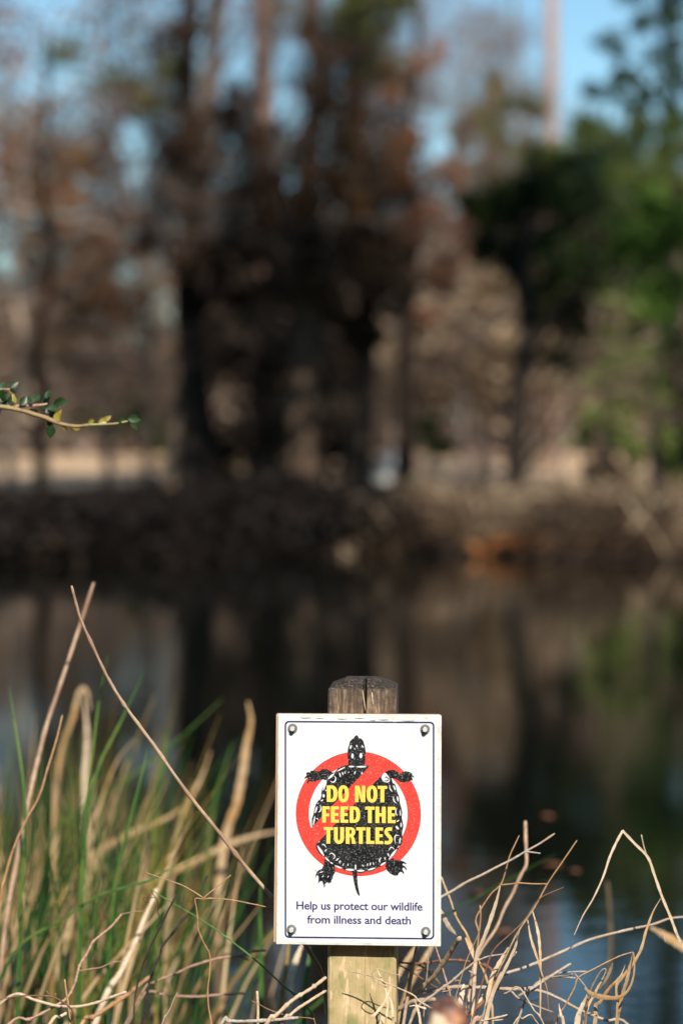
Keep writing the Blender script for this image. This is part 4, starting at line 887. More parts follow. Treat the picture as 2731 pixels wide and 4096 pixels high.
plant('reed_leaf', 'short pale leaf tip curling out below the sign edge', 'r', 'straw_pale', 'R', 3.66, 3.62, 30, 20, [(196,826),(172,800),(150,778),(125,735),(100,690),(60,640),(40,760)], [], 'reed', RD, extend=2)
plant('dry_reed', 'broad sheathed pale reed in the clump right of the post', 'r', 'straw_pale', 'R', 3.54, 3.56, 12, 34, [(575,785),(560,840),(545,900),(500,1000),(455,1090),(412,1180),(372,1340)], [('t', 9, 10, [(555,930),(548,945),(530,960)])], 'reed', RD)
plant('dry_reed', 'second sheathed pale reed pressed against the broad one', 'r', 'straw_pale', 'R', 3.58, 3.58, 26, 24, [(505,895),(470,955),(440,1010),(405,1080),(382,1200),(365,1350)], [], 'reed', RD)
plant('reed_leaf', 'long hanging leaf that twists and darkens towards its tip', 'r', 'straw', 'R', 3.56, 3.50, 22, 12, [(622,728),(640,830),(665,910),(690,985),(712,1060),(742,1150),(750,1260),(777,1347)], [], 'reed', RD, extend=False, twist=1.6)
plant('reed_leaf', 'narrow straight hanging leaf beside the twisted one', 'r', 'straw', 'R', 3.57, 3.52, 22, 9, [(652,676),(676,760),(690,830),(698,920),(701,1000),(701,1150),(699,1318)], [], 'reed', RD, extend=False)
plant('twig', 'long grey branch slanting down from the right rim to the reeds', 't', 'grey_wood', 'R', 3.72, 3.58, 13, 22, [(1640,705),(1568,712),(1480,722),(1380,757),(1200,797),(1000,850),(850,915),(720,972),(600,1020),(490,1058),(430,1120)], [('t', 16, 18, [(852,928),(790,965),(720,1010),(640,1062),(540,1120)]), ('t', 10, 5, [(1395,752),(1420,775),(1438,832)]), ('t', 12, 8, [(712,1000),(780,990),(820,990),(858,975)])], 'branch', TW, extend=2)
plant('twig', 'level grey branch low across the reed clump', 't', 'grey_wood', 'R', 3.60, 3.62, 24, 17, [(-20,1172),(60,1155),(180,1137),(280,1138),(380,1142),(500,1150),(600,1150),(700,1162),(800,1202),(950,1282),(1100,1340),(1240,1375)], [('t', 14, 8, [(520,1165),(570,1215),(660,1255),(780,1300)]), ('t', 12, 6, [(620,1150),(660,1145),(690,1125)])], 'branch', TW)
plant('twig', 'small forked grey twig right of the hanging leaves', 't', 'grey_wood', 'R', 3.66, 3.62, 8, 14, [(985,1043),(900,1045),(800,1055),(720,1088),(660,1130),(600,1240)], [('t', 8, 12, [(930,1080),(900,1078),(800,1070),(735,1072)]), ('t', 9, 6, [(905,1050),(940,1090),(980,1140)])], 'twig', TW, extend=2)
plant('dry_reed', 'thin brown stem bending over towards the curled leaves', 't', 'orange_stem', 'R', 3.50, 3.48, 7, 12, [(1262,924),(1190,946),(1120,978),(1020,1030),(930,1080),(905,1145),(850,1250),(790,1370)], [], 'reed', RD)
plant('dry_reed', 'tall reed snapped over into an inverted V', 'r', 'straw_pale', 'R', 3.55, 3.58, 14, 17, [(904,822),(960,700),(1020,600),(1080,470),(1120,350),(1160,260),(1197,192),(1202,190),(1270,262),(1352,348),(1390,450),(1440,592),(1490,712),(1530,820),(1568,892),(1610,1010)], [('t', 7, 10, [(1321,222),(1335,290),(1352,347)])], 'reed', RD, extend=2, twist=.3)
plant('reed_leaf', 'long curled leaf sweeping down from the snapped reed', 'r', 'straw', 'R', 3.56, 3.48, 9, 42, [(1432,596),(1400,650),(1380,692),(1342,800),(1312,910),(1255,1010),(1200,1080),(1165,1135),(1172,1240),(1165,1360)], [], 'reed', RD, twist=.9)
plant('reed_leaf', 'curled leaf bowed like a hammock under the long one', 'r', 'straw', 'C', 3.46, 3.50, 60, 30, [(588,1120),(640,1168),(700,1200),(800,1222),(920,1222),(1010,1165),(1065,1060),(1088,920),(1078,770)], [], 'reed', RD, extend=False, twist=-.6)
plant('reed_leaf', 'broad drooping leaf hung from the bent stem tip', 'r', 'straw', 'C', 3.50, 3.52, 34, 52, [(1070,765),(1060,830),(1050,880),(1028,960),(1010,1050),(985,1130),(960,1230),(935,1360),(915,1490)], [], 'reed', RD, twist=.8)
plant('reed_leaf', 'small hooked leaf curling over at its tip', 'r', 'straw', 'C', 3.48, 3.50, 14, 58, [(800,958),(795,932),(770,932),(740,958),(712,1000),(680,1060),(652,1110),(620,1210),(600,1330)], [], 'reed', RD, extend=2, twist=.5)
plant('reed_leaf', 'slim leaf crossing behind the hooked leaf', 'r', 'straw', 'C', 3.54, 3.52, 20, 34, [(800,955),(760,1045),(715,1125),(680,1200),(640,1270),(600,1380),(575,1490)], [], 'reed', RD)
plant('reed_leaf', 'pale leaf scrap hanging from the bent brown stem', 'r', 'straw_pale', 'C', 3.50, 3.53, 34, 40, [(866,875),(850,930),(825,1000),(785,1075),(742,1135)], [], 'reed', RD, extend=False)
plant('reed_leaf', 'wide leaf scooping down between the hammock leaf and the hooked leaf', 'r', 'straw', 'C', 3.50, 3.50, 16, 60, [(990,895),(970,950),(945,1005),(890,1070),(845,1115),(790,1190),(740,1270),(700,1300),(705,1400),(695,1490)], [], 'reed', RD, twist=.7)
plant('reed_leaf', 'wide sunlit leaf standing at the foot of the curled leaves', 'r', 'straw_pale', 'C', 3.46, 3.46, 24, 78, [(612,1185),(592,1240),(562,1310),(535,1380),(515,1500)], [], 'reed', RD)
plant('reed_leaf', 'pointed upright leaf at the foot of the thin brown stem', 'r', 'straw_pale', 'C', 3.47, 3.46, 12, 50, [(332,1275),(342,1340),(360,1410),(378,1500)], [], 'reed', RD)
plant('dry_reed', 'slim jointed stalk behind the curled leaves', 't', 'straw', 'C', 3.56, 3.54, 14, 18, [(942,1095),(936,1180),(928,1275),(922,1380),(905,1500)], [('t', 8, 5, [(935,1230),(955,1200),(972,1150)])], 'reed', RD)
plant('twig', 'gnarled thin grey twig with stubs pointing at the reed clump', 't', 'grey_wood', 'B', 3.55, 3.52, 10, 34, [(1255,818),(1150,834),(1050,850),(970,880),(900,912),(850,955),(800,990),(750,1035),(700,1082),(640,1130),(560,1185),(450,1272),(330,1360),(250,1500)], [('t', 22, 14, [(845,985),(880,1010),(915,1032)]), ('t', 20, 10, [(690,1085),(725,1072),(745,1088)]), ('t', 20, 8, [(560,1185),(610,1178),(660,1165)])], 'twig', TW, extend=2, knots=8)
plant('twig', 'thin pinkish twig hanging straight below the sign corner', 't', 'pink_twig', 'B', 3.62, 3.58, 14, 18, [(492,690),(497,735),(520,810),(545,885),(580,1000),(612,1110),(640,1200),(662,1310),(670,1450)], [], 'twig', TW, extend=2, knots=6)
plant('twig', 'very thin straight brown stem before the gnarled grey twig', 't', 'orange_stem', 'B', 3.46, 3.44, 8, 11, [(956,600),(905,710),(862,800),(820,900),(788,1000),(758,1100),(728,1210),(700,1325),(680,1500)], [], 'twig', TW, extend=2)
plant('twig', 'dark red brown twig slanting from behind the post to the stub', 't', 'brown_twig', 'B', 3.66, 3.56, 16, 15, [(120,940),(250,1012),(400,1112),(500,1170),(600,1232),(700,1310),(760,1362),(840,1425),(900,1560)], [('t', 10, 8, [(300,975),(360,965),(430,965),(490,975)])], 'twig', TW, extend=2)
plant('broken_stick', 'stubby bark covered stick end poking from behind the post', 't', 'grey_wood', 'B', 3.56, 3.60, 46, 60, [(502,1302),(420,1306),(320,1312),(250,1325),(200,1350),(140,1388),(100,1410),(60,1560)], [('t', 24, 34, [(500,1302),(470,1302),(440,1306)])], 'stick', TW, extend=2)
plant('reed_leaf', 'pale split reed strip between the post and the brown stub', 'r', 'straw_pale', 'B', 3.42, 3.42, 22, 34, [(288,1325),(305,1370),(322,1430),(345,1570)], [('r', 8, 20, [(225,1372),(290,1365),(400,1395)])], 'reed', RD)
plant('dry_reed', 'cut pale reed stump standing behind the brown stub', 'r', 'straw_pale', 'B', 3.60, 3.58, 60, 42, [(796,1140),(786,1200),(775,1260),(750,1410),(740,1560)], [], 'reed', RD)
plant('dry_reed', 'short pale reed leaning against the elbow twig', 'r', 'straw_pale', 'B', 3.62, 3.60, 36, 34, [(1032,1185),(1000,1255),(960,1335),(912,1480),(890,1570)], [], 'reed', RD)
plant('dry_reed', 'slim shaded reed just behind the cut stump', 'r', 'straw', 'B', 3.66, 3.62, 34, 26, [(862,1190),(850,1260),(840,1340),(825,1470),(815,1570)], [], 'reed', RD)
plant('twig', 'tan shoot arching out under the elbow twig', 't', 'tan_stick', 'R', 3.52, 3.50, 8, 11, [(475,1180),(510,1165),(545,1138),(580,1150),(620,1212),(662,1282),(722,1372)], [], 'twig', TW)
plant('twig', 'kinked straw twig low at the foot of the hanging leaves', 't', 'tan_stick', 'R', 3.46, 3.44, 8, 9, [(692,1372),(665,1335),(640,1306),(590,1330),(530,1375)], [], 'twig', TW)
plant('twig', 'thin dark tendril twig under the level grey branch', 't', 'dark_vine', 'R', 3.54, 3.50, 5, 7, [(690,1215),(640,1222),(600,1245),(560,1275),(510,1310),(470,1375)], [], 'twig', TW)
plant('twig', 'low tan twig lying near the bottom of the reed clump', 't', 'tan_stick', 'B', 3.50, 3.48, 18, 24, [(1250,1462),(1180,1480),(1090,1500),(980,1525),(860,1560)], [('t', 14, 14, [(1200,1505),(1120,1512),(1000,1515)])], 'twig', TW)
plant('twig', 'reddish knotted twig end beside the brown stub', 't', 'pink_twig', 'B', 3.44, 3.42, 26, 50, [(978,1475),(950,1500),(925,1525),(880,1580)], [], 'twig', TW, knots=4)
# extra background reeds over the water to the right, out of focus
plant('dry_reed', 'blurred olive brown stalk standing in the water', 't', 'olive_stalk', 'C', 5.3, 5.2, 40, 52, [(810,60),(822,200),(835,350),(842,500),(848,650),(845,800),(830,1000),(800,1250),(760,1480)], [], 'reed', 'blurred reeds in the water', extend=2)
plant('dry_reed', 'blurred broad pale blade slanting at the right rim', 'r', 'straw', 'C', 4.5, 4.4, 80, 90, [(1240,520),(1350,575),(1470,650),(1568,715),(1700,820)], [], 'reed', 'blurred reeds in the water', extend=2)
for (lab, pts) in [('first blurred pale blade under the sign beside the post', [(330,700),(290,760),(230,860),(180,930),(120,1030),(60,1200)]), ('second blurred pale blade under the sign leaning on the first', [(490,700),(450,770),(400,860),(350,940),(250,1120),(180,1300)])]:
    plant('reed_leaf', lab, 'r', 'straw', 'B', 4.2, 4.2, 60, 50, pts, [], 'reed', 'blurred reeds in the water', extend=2)
plant('reed_leaf', 'small green and yellow leaf tip beside the dark post side', 'r', 'yellow_blade', 'B', 3.75, 3.75, 22, 30, [(548,1140),(510,1090),(450,1040),(390,990),(330,945),(250,1000),(200,1250)], [], 'reed', RD, extend=2)
# -- in front of the post
plant('twig', 'thin tan twig crossing the lower post face', 't', 'tan_stick', 'T', 3.455, 3.42, 8, 16, [(600,350),(700,372),(760,388),(820,412),(880,440),(950,470),(1030,505),(1100,540),(1140,585),(1222,632),(1330,720)], [('t', 9, 6, [(905,452),(830,430),(785,392),(778,352),(825,318),(900,342),(1000,372)])], 'twig', TW, extend=2)
plant('reed_leaf', 'narrow straw strip bent down over the post face', 'r', 'straw_pale', 'T', 3.45, 3.43, 14, 18, [(818,335),(838,380),(862,430),(882,480),(893,540),(900,615),(890,700),(880,780)], [], 'reed', RD)
plant('reed_leaf', 'folded pale straw leaf standing before the post', 'r', 'straw_pale', 'T', 3.44, 3.42, 12, 30, [(918,470),(905,520),(880,585),(835,645),(795,695),(745,770)], [], 'reed', RD)
plant('reed_leaf', 'upright straw leaf at the right corner of the post foot', 'r', 'straw_pale', 'T', 3.45, 3.44, 12, 32, [(905,545),(925,580),(935,640),(938,700),(940,780)], [], 'reed', RD)
# -- left of the post
plant('dry_stalk', 'long bare pinkish stem arching down behind the left side of the sign', 't', 'pink_stem', 'F', 3.52, 3.60, 6.5, 10.5, [(165,1345),(175,1385),(190,1432),(235,1530),(260,1578),(290,1625),(325,1673),(360,1720),(430,1820),(510,1920),(560,1985),(628,2065),(665,2115),(700,2168),(740,2240),(747,2290)], [], 'stem', TW, extend=2, knots=12)
plant('dry_reed', 'blurred straight tan reed crossing the long pinkish stem', 't', 'pink_stem', 'F', 4.25, 4.15, 8, 13, [(216,1338),(180,1450),(155,1525),(130,1600),(108,1665),(90,1735),(75,1800),(60,1870),(35,2000),(10,2150)], [], 'reed', 'blurred reeds left of the sign', extend=2)
o = plant('twig', 'orange twig forking in mid air and reaching the left edge of the sign', 't', 'orange_stem', 'K', 3.56, 3.58, 10, 17, [(1260,304),(1150,285),(1070,268),(960,245),(860,226),(740,212),(650,210),(590,216),(520,214),(530,300),(538,370),(545,480),(572,560),(605,628),(640,690),(652,760),(646,900),(636,970),(630,1060),(640,1200),(662,1340)], [('t', 13, 6, [(590,215),(520,168),(405,102),(320,70),(200,28),(60,-18)]), ('t', 12, 8, [(585,218),(640,170),(740,90),(835,8)])], 'twig', TW, knots=10)
plant('green_rush', 'straight green rush leaning down towards the post foot', 't', 'green_stem', 'K', 3.72, 3.64, 9, 20, [(120,128),(250,212),(400,300),(500,355),(600,420),(700,485),(800,560),(980,700),(1100,800),(1200,890),(1300,985),(1420,1085),(1530,1200),(1600,1330)], [], 'reed', 'green rushes left of the sign')
plant('dark_vine', 'blackish vine with curled tendril among the left grasses', 't', 'dark_vine', 'K', 3.70, 3.70, 16, 14, [(342,182),(310,250),(280,310),(255,370),(228,425),(180,520),(120,640),(50,800),(8,960),(-20,1100),(-35,1330)], [('t', 10, 6, [(225,428),(195,370),(180,310),(185,250),(160,200),(120,130)]), ('t', 7, 4, [(165,200),(120,205),(60,205),(50,225),(85,250),(105,235),(90,215)]), ('t', 8, 6, [(345,185),(380,235),(405,290),(400,350)])], 'vine', TW)
plant('dark_vine', 'blurred dark stalk crossing behind the curled vine', 't', 'dark_vine', 'K', 3.85, 3.80, 18, 26, [(630,0),(590,90),(540,200),(470,330),(400,410),(330,500),(240,620),(195,730),(150,830),(110,960),(80,1100),(40,1340)], [], 'vine', TW)
plant('twig', 'blurred lilac grey stick pointing at the sign from the grasses', 't', 'pink_twig', 'K', 3.88, 3.90, 24, 18, [(1152,676),(1080,680),(1000,690),(930,715),(870,726),(780,738),(700,752),(600,780),(500,812),(420,845),(350,880),(150,962),(40,1060)], [('t', 20, 14, [(920,735),(960,752),(1000,772)])], 'stick', TW, extend=2)
plant('twig', 'blurred lower lilac grey stick level above the water', 't', 'pink_twig', 'K', 3.95, 3.95, 20, 14, [(962,1060),(850,1066),(700,1076),(600,1086),(500,1090),(400,1086),(300,1080),(210,1066),(110,1044),(20,1140)], [], 'stick', TW, extend=2)
plant('twig', 'short thin grey stick slanting up alone at the water', 't', 'grey_wood', 'K', 3.50, 3.50, 9, 16, [(360,1053),(330,1110),(295,1195),(262,1260),(220,1345)], [], 'stick', TW)
plant('dry_reed', 'short upright pale reed stump left of the post foot', 't', 'straw_pale', 'K', 3.54, 3.54, 24, 24, [(1072,1040),(1076,1110),(1080,1185),(1080,1260),(1078,1345)], [], 'reed', RD)
plant('broken_stick', 'thick tan stick leaning on the post from the left', 't', 'tan_stick', 'K', 3.50, 3.46, 30, 40, [(1690,915),(1640,955),(1568,1008),(1500,1052),(1430,1092),(1360,1145),(1300,1202),(1230,1270),(1150,1350)], [], 'stick', TW, knots=9)
plant('broken_stick', 'thinner tan stick just under the thick one by the post', 't', 'tan_stick', 'K', 3.51, 3.47, 26, 30, [(1692,1035),(1630,1072),(1568,1112),(1500,1156),(1430,1202),(1365,1260),(1290,1345)], [], 'stick', TW)
plant('broken_stick', 'level grey stick lying left of the post foot', 't', 'grey_wood', 'K', 3.46, 3.47, 30, 30, [(1442,1278),(1380,1284),(1200,1302),(1000,1310),(900,1312),(810,1310),(745,1345)], [('t', 30, 18, [(808,1312),(800,1300),(797,1288)])], 'stick', TW, knots=12)
plant('twig', 'hair thin rusty twig above the level grey stick', 't', 'orange_stem', 'K', 3.50, 3.50, 5, 7, [(1020,1125),(1090,1158),(1150,1192),(1220,1222),(1300,1248),(1430,1272),(1568,1290),(1600,1360)], [], 'twig', TW, extend=2)
plant('twig', 'knobbly pinkish twig climbing through the grasses', 't', 'pink_twig', 'L', 3.74, 3.66, 22, 28, [(1274,146),(1220,215),(1150,292),(1065,360),(980,432),(940,505),(900,582),(862,635),(832,690),(815,760),(792,850),(765,920),(742,968),(705,1020),(662,1058),(592,1100),(450,1180),(300,1250),(90,1310)], [('t', 18, 8, [(832,690),(900,680),(980,665),(1080,650),(1200,600),(1340,580)]), ('t', 14, 8, [(1270,150),(1340,135),(1420,120),(1530,118)])], 'twig', TW, knots=5)
plant('dry_reed', 'thick pale stalk bowed level across the grass roots', 't', 'straw_pale', 'L', 3.62, 3.70, 32, 28, [(1322,960),(1240,990),(1150,1022),(1050,1062),(950,1090),(850,1110),(750,1116),(670,1112),(600,1108),(470,1075),(350,1040),(260,1000),(190,982),(100,1012),(0,1095),(-90,1180)], [], 'reed', RD, extend=2)
plant('broken_stick', 'orange brown stick rising to the right from the grass roots', 't', 'orange_stem', 'L', 3.95, 3.80, 36, 46, [(1575,795),(1480,870),(1400,940),(1300,1012),(1180,1090),(1060,1172),(960,1232),(850,1310)], [], 'stick', TW, knots=10)
plant('dry_reed', 'broad blurred pale cane leaning through the left grasses', 't', 'straw_pale', 'L', 4.15, 4.05, 46, 82, [(1640,-120),(1590,20),(1530,150),(1465,315),(1400,480),(1325,630),(1250,780),(1180,870),(1130,960),(1060,1120),(990,1310)], [], 'reed', 'blurred reeds left of the sign')
plant('twig', 'thin dark twig tipped with pale buds', 't', 'brown_twig', 'L', 3.56, 3.58, 12, 24, [(-60,1052),(60,1026),(200,1002),(330,1000),(470,1002),(540,1012),(600,1032),(660,1068),(718,1108),(765,1170),(775,1230),(795,1310)], [('t', 10, 26, [(510,1000),(495,985),(482,968)]), ('t', 10, 26, [(580,1022),(575,1008),(575,995)])], 'twig', TW)
plant('dry_reed', 'short peg of pale reed beside the budded twig', 't', 'straw', 'L', 3.60, 3.60, 22, 22, [(678,828),(690,920),(702,1000),(720,1120),(740,1310)], [], 'reed', RD, extend=2)
plant('dry_reed', 'pale stalk slanting at the root of the budded twig', 't', 'straw_pale', 'L', 3.62, 3.60, 30, 34, [(745,1155),(690,1188),(630,1222),(515,1310)], [], 'reed', RD)

# blurred rushes left of the sign, each traced
BL = 'blurred reeds left of the sign'
for (lab, mat, Y, w0, w1, reg, pts, kd) in [
    ('dark green rush tallest by the far left rim', 'green_blade', 4.1, 20, 40, 'O', [(90,340),(120,550),(160,800),(200,1050),(230,1300),(240,1700),(200,2352)], 'r'),
    ('orange brown reed with a knob tip in the left grasses', 'orange_stem', 3.85, 18, 26, 'O', [(590,610),(560,740),(530,860),(450,1120),(370,1380),(240,1620),(130,1870),(50,2150),(10,2352)], 't'),
    ('blurred tan reed blade bent at its tip', 'straw', 5.75, 50, 48, 'O', [(850,560),(820,400),(770,370),(720,520),(690,650),(600,900),(540,1300),(520,1800)], 'r'),
    ('blurred broad pale blade before the bright water', 'straw_pale', 5.70, 30, 64, 'O', [(790,450),(810,620),(822,800),(815,1000),(800,1200),(810,1700),(830,2100)], 'r'),
    ('tall green rush rising behind the pinkish stem', 'green_blade', 4.3, 18, 44, 'O', [(1015,50),(970,280),(930,500),(880,900),(840,1250),(800,1600),(780,2000),(760,2352)], 'r'),
    ('green rush with orange tip slanting right', 'green_blade', 4.4, 24, 36, 'O', [(1355,210),(1250,440),(1150,650),(1050,850),(950,1050),(850,1400),(800,1900)], 'r'),
    ('blurred tan rush slanting right below the green one', 'straw', 5.30, 14, 35, 'O', [(1270,830),(1100,1050),(980,1350),(880,1700),(830,2100)], 'r'),
    ('green rush leaning right at the open water', 'green_blade', 4.2, 18, 40, 'O', [(1385,950),(1340,1150),(1240,1550),(1150,1900),(1070,2352)], 'r'),
    ('faint olive rush crossing low over the dark water', 'green_blade', 5.60, 10, 16, 'Z', [(1215,675),(1060,820),(900,960),(700,1110),(500,1250),(300,1420)], 'r'),
    ('blurred pale plume like blade nearest the sign', 'straw', 5.80, 34, 49, 'Z', [(1352,690),(1370,800),(1345,930),(1330,1050),(1310,1160),(1290,1260),(1240,1400),(1200,1700)], 'r'),
    ('blurred russet blade left of the plume like one', 'straw', 5.70, 16, 32, 'Z', [(1150,960),(1110,1080),(1060,1180),(1010,1280),(960,1420),(930,1700)], 'r'),
    ('blurred green blade standing by the plume like one', 'green_blade', 5.70, 10, 27, 'Z', [(1275,900),(1230,1040),(1190,1160),(1160,1300),(1130,1600)], 'r'),
    ('upright blurred green blade in the dark water gap', 'green_blade', 5.70, 20, 35, 'Z', [(920,810),(900,960),(880,1080),(850,1250),(840,1600)], 'r'),
    ('low green rush sloping across the tan blades', 'green_blade', 4.0, 20, 30, 'K', [(560,-190),(300,-60),(130,40),(-100,110),(-350,190),(-700,420),(-1100,700)], 'r'),
    ('blurred tan blade sloping down from the plume', 'straw', 5.70, 24, 43, 'Z', [(1560,1390),(1400,1420),(1250,1470),(1050,1570),(900,1640),(700,1760)], 'r'),
    ('blurred tan blade sloping up at the pinkish stem', 'straw', 5.60, 24, 43, 'Z', [(1040,1240),(900,1330),(780,1380),(640,1450),(480,1560),(380,1760)], 'r'),
    ('blurred green stalk in the water under the sign', 'green_blade', 4.3, 40, 44, 'K', [(1100,100),(1100,400),(1105,700),(1110,1000),(1110,1335)], 'r'),
    ('blurred yellow green stalk beside the post foot', 'yellow_blade', 4.2, 30, 60, 'K', [(1370,560),(1350,700),(1330,850),(1310,1000),(1290,1200),(1275,1340)], 'r'),
    ('blurred pale leaf sheath under the sign left of the post', 'straw_pale', 4.2, 50, 56, 'K', [(1490,590),(1460,660),(1430,740),(1400,830),(1380,920),(1370,1100),(1350,1340)], 'r'),
    ('blurred olive stalk between the post and the yellow one', 'green_blade', 4.2, 40, 40, 'K', [(1540,640),(1530,800),(1500,1000),(1490,1335)], 'r')]:
    plant('rush_blade', lab, kd, mat, reg, Y, Y - .03, w0, w1, pts, [], 'rush', BL, extend=2, twist=.3)

# the mass of the sedge clump
M['sedge_green'] = leaf_mat('sedge_green', [(0.008, 0.024, 0.007), (0.02, 0.06, 0.014), (0.045, 0.105, 0.022), (0.11, 0.16, 0.04)], 0.25, 6.0, .45)
M['sedge_straw'] = leaf_mat('sedge_straw', [(0.09, 0.05, 0.02), (0.30, 0.185, 0.085), (0.55, 0.38, 0.20), (0.74, 0.56, 0.34)], 0.2, 6.0)
for (nm, mat, cnt, hr, lab) in [('green_sedge', 'sedge_green', 240, (.20, .48), 'dense green sedge filling the left foreground'), ('dry_sedge', 'sedge_straw', 95, (.15, .46), 'dense dry straw sedge filling the left foreground'), ('yellow_sedge', 'yellow_blade', 60, (.25, .5), 'yellowing sedge blades mixed through the left clump')]:
    V, Fc = [], []
    for k in range(cnt):
        u = 600 - 660 * (random.random() ** 0.5); Y = random.uniform(4.4, 6.4)
        x = F(u, 2300, Y).x; g0 = max(gh(x, Y), -0.5) - .03
        fall = 1.0 - 0.5 * max(0, (u - 200) / 440)
        hh = random.uniform(*hr) * fall + .05; dx = random.gauss(.08, .10); dyy = random.gauss(0, .06)
        if random.random() < .15: dx *= 2.6
        a = Vector((x, Y, g0)); top = a + Vector((dx, dyy, hh - g0))
        mid = a.lerp(top, .55) - Vector((dx * .12, dyy * .2, -.01))
        path = catmull([a, mid, top], 4); n = len(path); w = random.uniform(.003, .007) if mat != 'sedge_straw' else random.uniform(.003, .010)
        ribbon_mesh('', path, [w * (1 - .85 * (i / (n - 1)) ** 2) for i in range(n)], .35, random.uniform(-.8, .8), V=V, Fc=Fc)
    o = link(nm, mesh_py(nm, V, Fc, True), M[mat]); tag(o, lab, 'sedge', kind='stuff')

# -- leafy shrub reaching in from the left
shrub = empty('leafy_shrub', (0, 0, 0)); tag(shrub, 'thin leafy twig reaching in over the water from the left', 'shrub')
M['leaf_near'] = stem_mat('small_green_leaf', (0.012, 0.035, 0.008), (0.035, 0.09, 0.02), (0.02, 0.05, 0.012), 60, .4, .5, .3)
M['olive_twig'] = stem_mat('olive_twig', (0.20, 0.19, 0.06), (0.36, 0.32, 0.12), (0.28, 0.19, 0.09), 180, .6)
M['leaf_old'] = stem_mat('yellowing_leaf', (0.30, 0.24, 0.03), (0.42, 0.30, 0.05), (0.20, 0.24, 0.04), 60, .4, .5, .3)
zb = lambda pts: [P(x * .4464, 1450 + y * .4464, 3.78) for x, y in pts]
mainp = zb([(1190, 510), (1130, 530), (1020, 550), (900, 556), (780, 562), (700, 572), (620, 565), (540, 548), (460, 518), (400, 492), (300, 462), (200, 432), (100, 410), (0, 396), (-150, 390), (-400, 420)])
g = mainp[-1]; mainp += [Vector((g.x - .1, g.y, g.z - .12)), Vector((g.x - .16, g.y + .02, g.z - .5)), Vector((g.x - .17, g.y + .02, gh(g.x, g.y) - .05))]
pa = catmull(mainp, 4); n = len(pa)
link('stem', tube_mesh('stem', pa, [.0012 + .0026 * min(1, i / (n * .45)) for i in range(n)], 7, .06), M['olive_twig'], shrub)
side = catmull(zb([(428, 372), (380, 380), (300, 386), (200, 390), (100, 398), (0, 402), (-120, 396)]), 4)
link('side_twig', tube_mesh('side_twig', side, [.002 + .0014 * i / len(side) for i in range(len(side))], 6, .06), M['pink_twig'], shrub)
side = catmull(zb([(150, 215), (90, 240), (20, 240), (-60, 260), (-140, 330), (-170, 392)]), 4)
link('side_twig', tube_mesh('side_twig', side, [.0012 + .001 * i / len(side) for i in range(len(side))], 6, .06), M['pink_twig'], shrub)
def leaf_mesh(L, W):
    V, Fc = [], []; n = 7
    for i in range(n + 1):
        t = i / n; w = W / 2 * math.sin(math.pi * min(1, t * 1.02) ** .8) + .0001; c = -.12 * L * t * t
        V += [(-w, t * L, c + w * .35), (0, t * L, c), (w, t * L, c + w * .35)]
    for i in range(n):
        for k in range(2): a = i * 3 + k; Fc.append((a, a + 1, a + 4, a + 3))
    return mesh_py('leaf', V, Fc, True)
lmA = leaf_mesh(.019, .0125); lmA.materials.append(M['leaf_near']); lmB = leaf_mesh(.018, .010); lmB.materials.append(M['leaf_old'])
for (x, y, ang, tilt, kind) in [(1060, 520, 10, 60, 0), (1150, 500, -5, 40, 0), (1180, 530, -50, 10, 0), (1200, 500, -15, 70, 0), (790, 540, 20, 30, 1), (880, 545, 25, 30, 1), (930, 520, 35, 20, 1), (620, 565, -20, 30, 1), (560, 550, -60, 10, 1), (540, 530, 120, 20, 1), (520, 500, 75, 20, 1),
                                (440, 510, -75, 10, 0), (470, 560, -95, 5, 0), (450, 490, 60, 60, 0), (410, 450, 40, 60, 0), (430, 420, 20, 70, 0), (340, 430, 200, 40, 0), (290, 370, 100, 50, 0), (300, 345, 60, 60, 0), (350, 390, 30, 70, 0), (420, 350, 100, 60, 0), (430, 320, 70, 50, 0), (480, 375, 25, 50, 0), (500, 355, 10, 60, 0), (380, 365, 80, 70, 0),
                                (130, 390, 95, 20, 1), (100, 370, 60, 60, 0), (50, 380, 110, 50, 0), (20, 360, 70, 50, 0), (5, 400, 230, 40, 0), (60, 350, 30, 60, 0), (100, 230, 40, 20, 0), (80, 245, -20, 20, 1), (40, 245, 250, 20, 0), (10, 250, 80, 50, 0), (5, 290, 200, 10, 0), (190, 385, 60, 60, 0)]:
    o = link('leaf', lmB if kind else lmA, None, shrub); p = P(x * .4464, 1450 + y * .4464, 3.78)
    o.location = p + Vector((0, random.uniform(-.008, .008), 0))
    # leaf runs along +Y of its mesh: turn it into the picture plane, then tip it
    R_ = Matrix.Rotation(math.radians(random.uniform(-20, 20)), 4, 'Z') @ Matrix.Rotation(-math.radians(ang - 90), 4, 'Y') @ Matrix.Rotation(math.radians(90 - tilt * random.uniform(.3, .9)), 4, 'X') @ Matrix.Rotation(math.radians(random.uniform(-30, 30)), 4, 'Y')
    o.rotation_euler = R_.to_euler(); s = random.uniform(.75, 1.15); o.scale = (s, s, s)

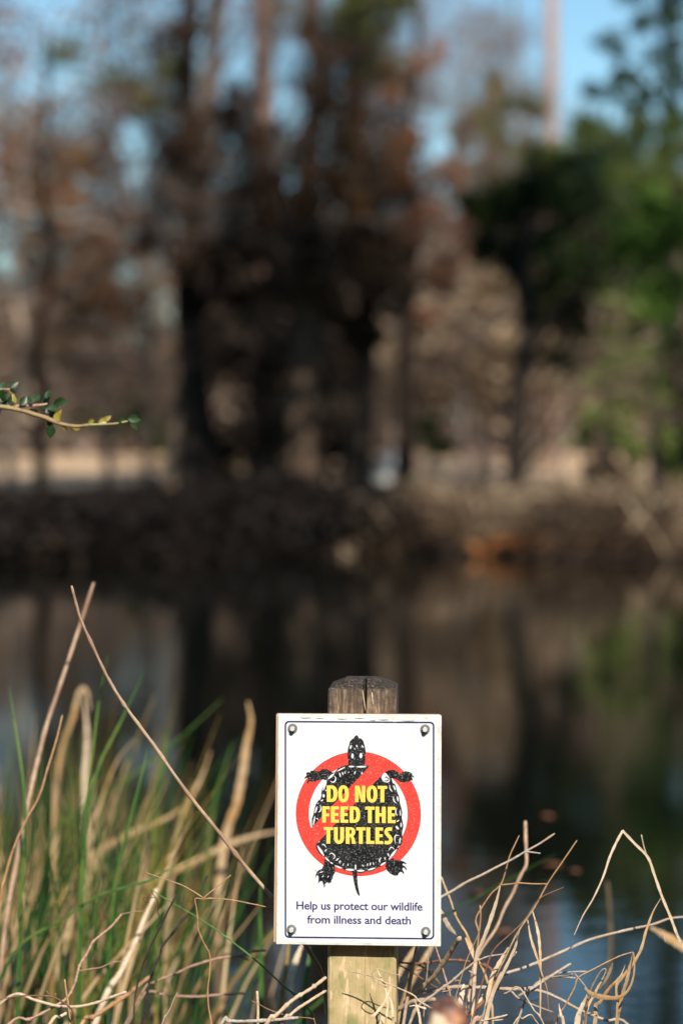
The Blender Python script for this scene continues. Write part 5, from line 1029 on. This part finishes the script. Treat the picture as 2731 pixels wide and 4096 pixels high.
# -- fallen leaves afloat on the pond
lmf = leaf_mesh(.055, .036); lmf.materials.append(stem_mat('fallen_leaf', (0.15, 0.06, 0.03), (0.28, 0.12, 0.06), (0.1, 0.05, 0.03), 30))
for (u, v) in [(1290, 2000), (1330, 2012), (1268, 1885), (1180, 2150), (1100, 2060)]:
    Y = (CAMZ - WZ) * 5553 / (v - 1065); p = F(u, v, Y)
    o = link('floating_leaf', lmf, None); o.location = (p.x, p.y, WZ + .006); o.rotation_euler = (random.uniform(-.06, .06), random.uniform(-.06, .06), random.uniform(0, 6.28)); k = random.uniform(.7, 1.5); o.scale = (k, k, k)
    tag(o, 'reddish brown fallen leaf floating on the dark pond', 'leaf', 'fallen leaves afloat on the pond')

# -- rounded brown stub close to the camera
p = P(1790, 3992, 2.62); g0 = gh(p.x, p.y) - .1
prof = [(0, g0, .017), (0, p.z - .15, .018), (0, p.z - .06, .021), (0, p.z - .035, .0225), (0, p.z - .018, .0215), (0, p.z - .008, .0175), (0, p.z - .002, .0105), (0, p.z + .0005, .003)]
V = []; sides = 18
for i, (_, z, r) in enumerate(prof):
    for k in range(sides):
        a = 2 * math.pi * k / sides; rr = r * (1 + .07 * math.sin(3 * a + i) + .05 * math.sin(5 * a - i * 1.3)); V.append((rr * math.cos(a), rr * math.sin(a), z - g0))
Fc = [(i * sides + k, i * sides + (k + 1) % sides, (i + 1) * sides + (k + 1) % sides, (i + 1) * sides + k) for i in range(len(prof) - 1) for k in range(sides)] + [tuple((len(prof) - 1) * sides + k for k in range(sides))]
m, nt, b = new_mat('mottled_red_brown_stub'); vv = coords(nt); n1 = noise(nt, vv, 55, 4, .6); n2 = noise(nt, vv, 30, 2)
c = ramp(nt, n1, [(0.3, (0.05, 0.022, 0.016)), (0.5, (0.24, 0.09, 0.045)), (0.66, (0.5, 0.24, 0.12)), (0.8, (0.7, 0.5, 0.33))])
c = mixc(nt, ramp(nt, n2, [(0.56, (0, 0, 0)), (0.62, (0.9, 0.9, 0.9))]), c, (0.74, 0.60, 0.42))
nt.links.new(c, b.inputs['Base Color']); b.inputs['Roughness'].default_value = .55
o = link('wooden_stub', mesh_py('wooden_stub', V, Fc, True), m); o.location = (p.x, p.y, g0)
tag(o, 'rounded mottled red brown stub standing before the post', 'stub')
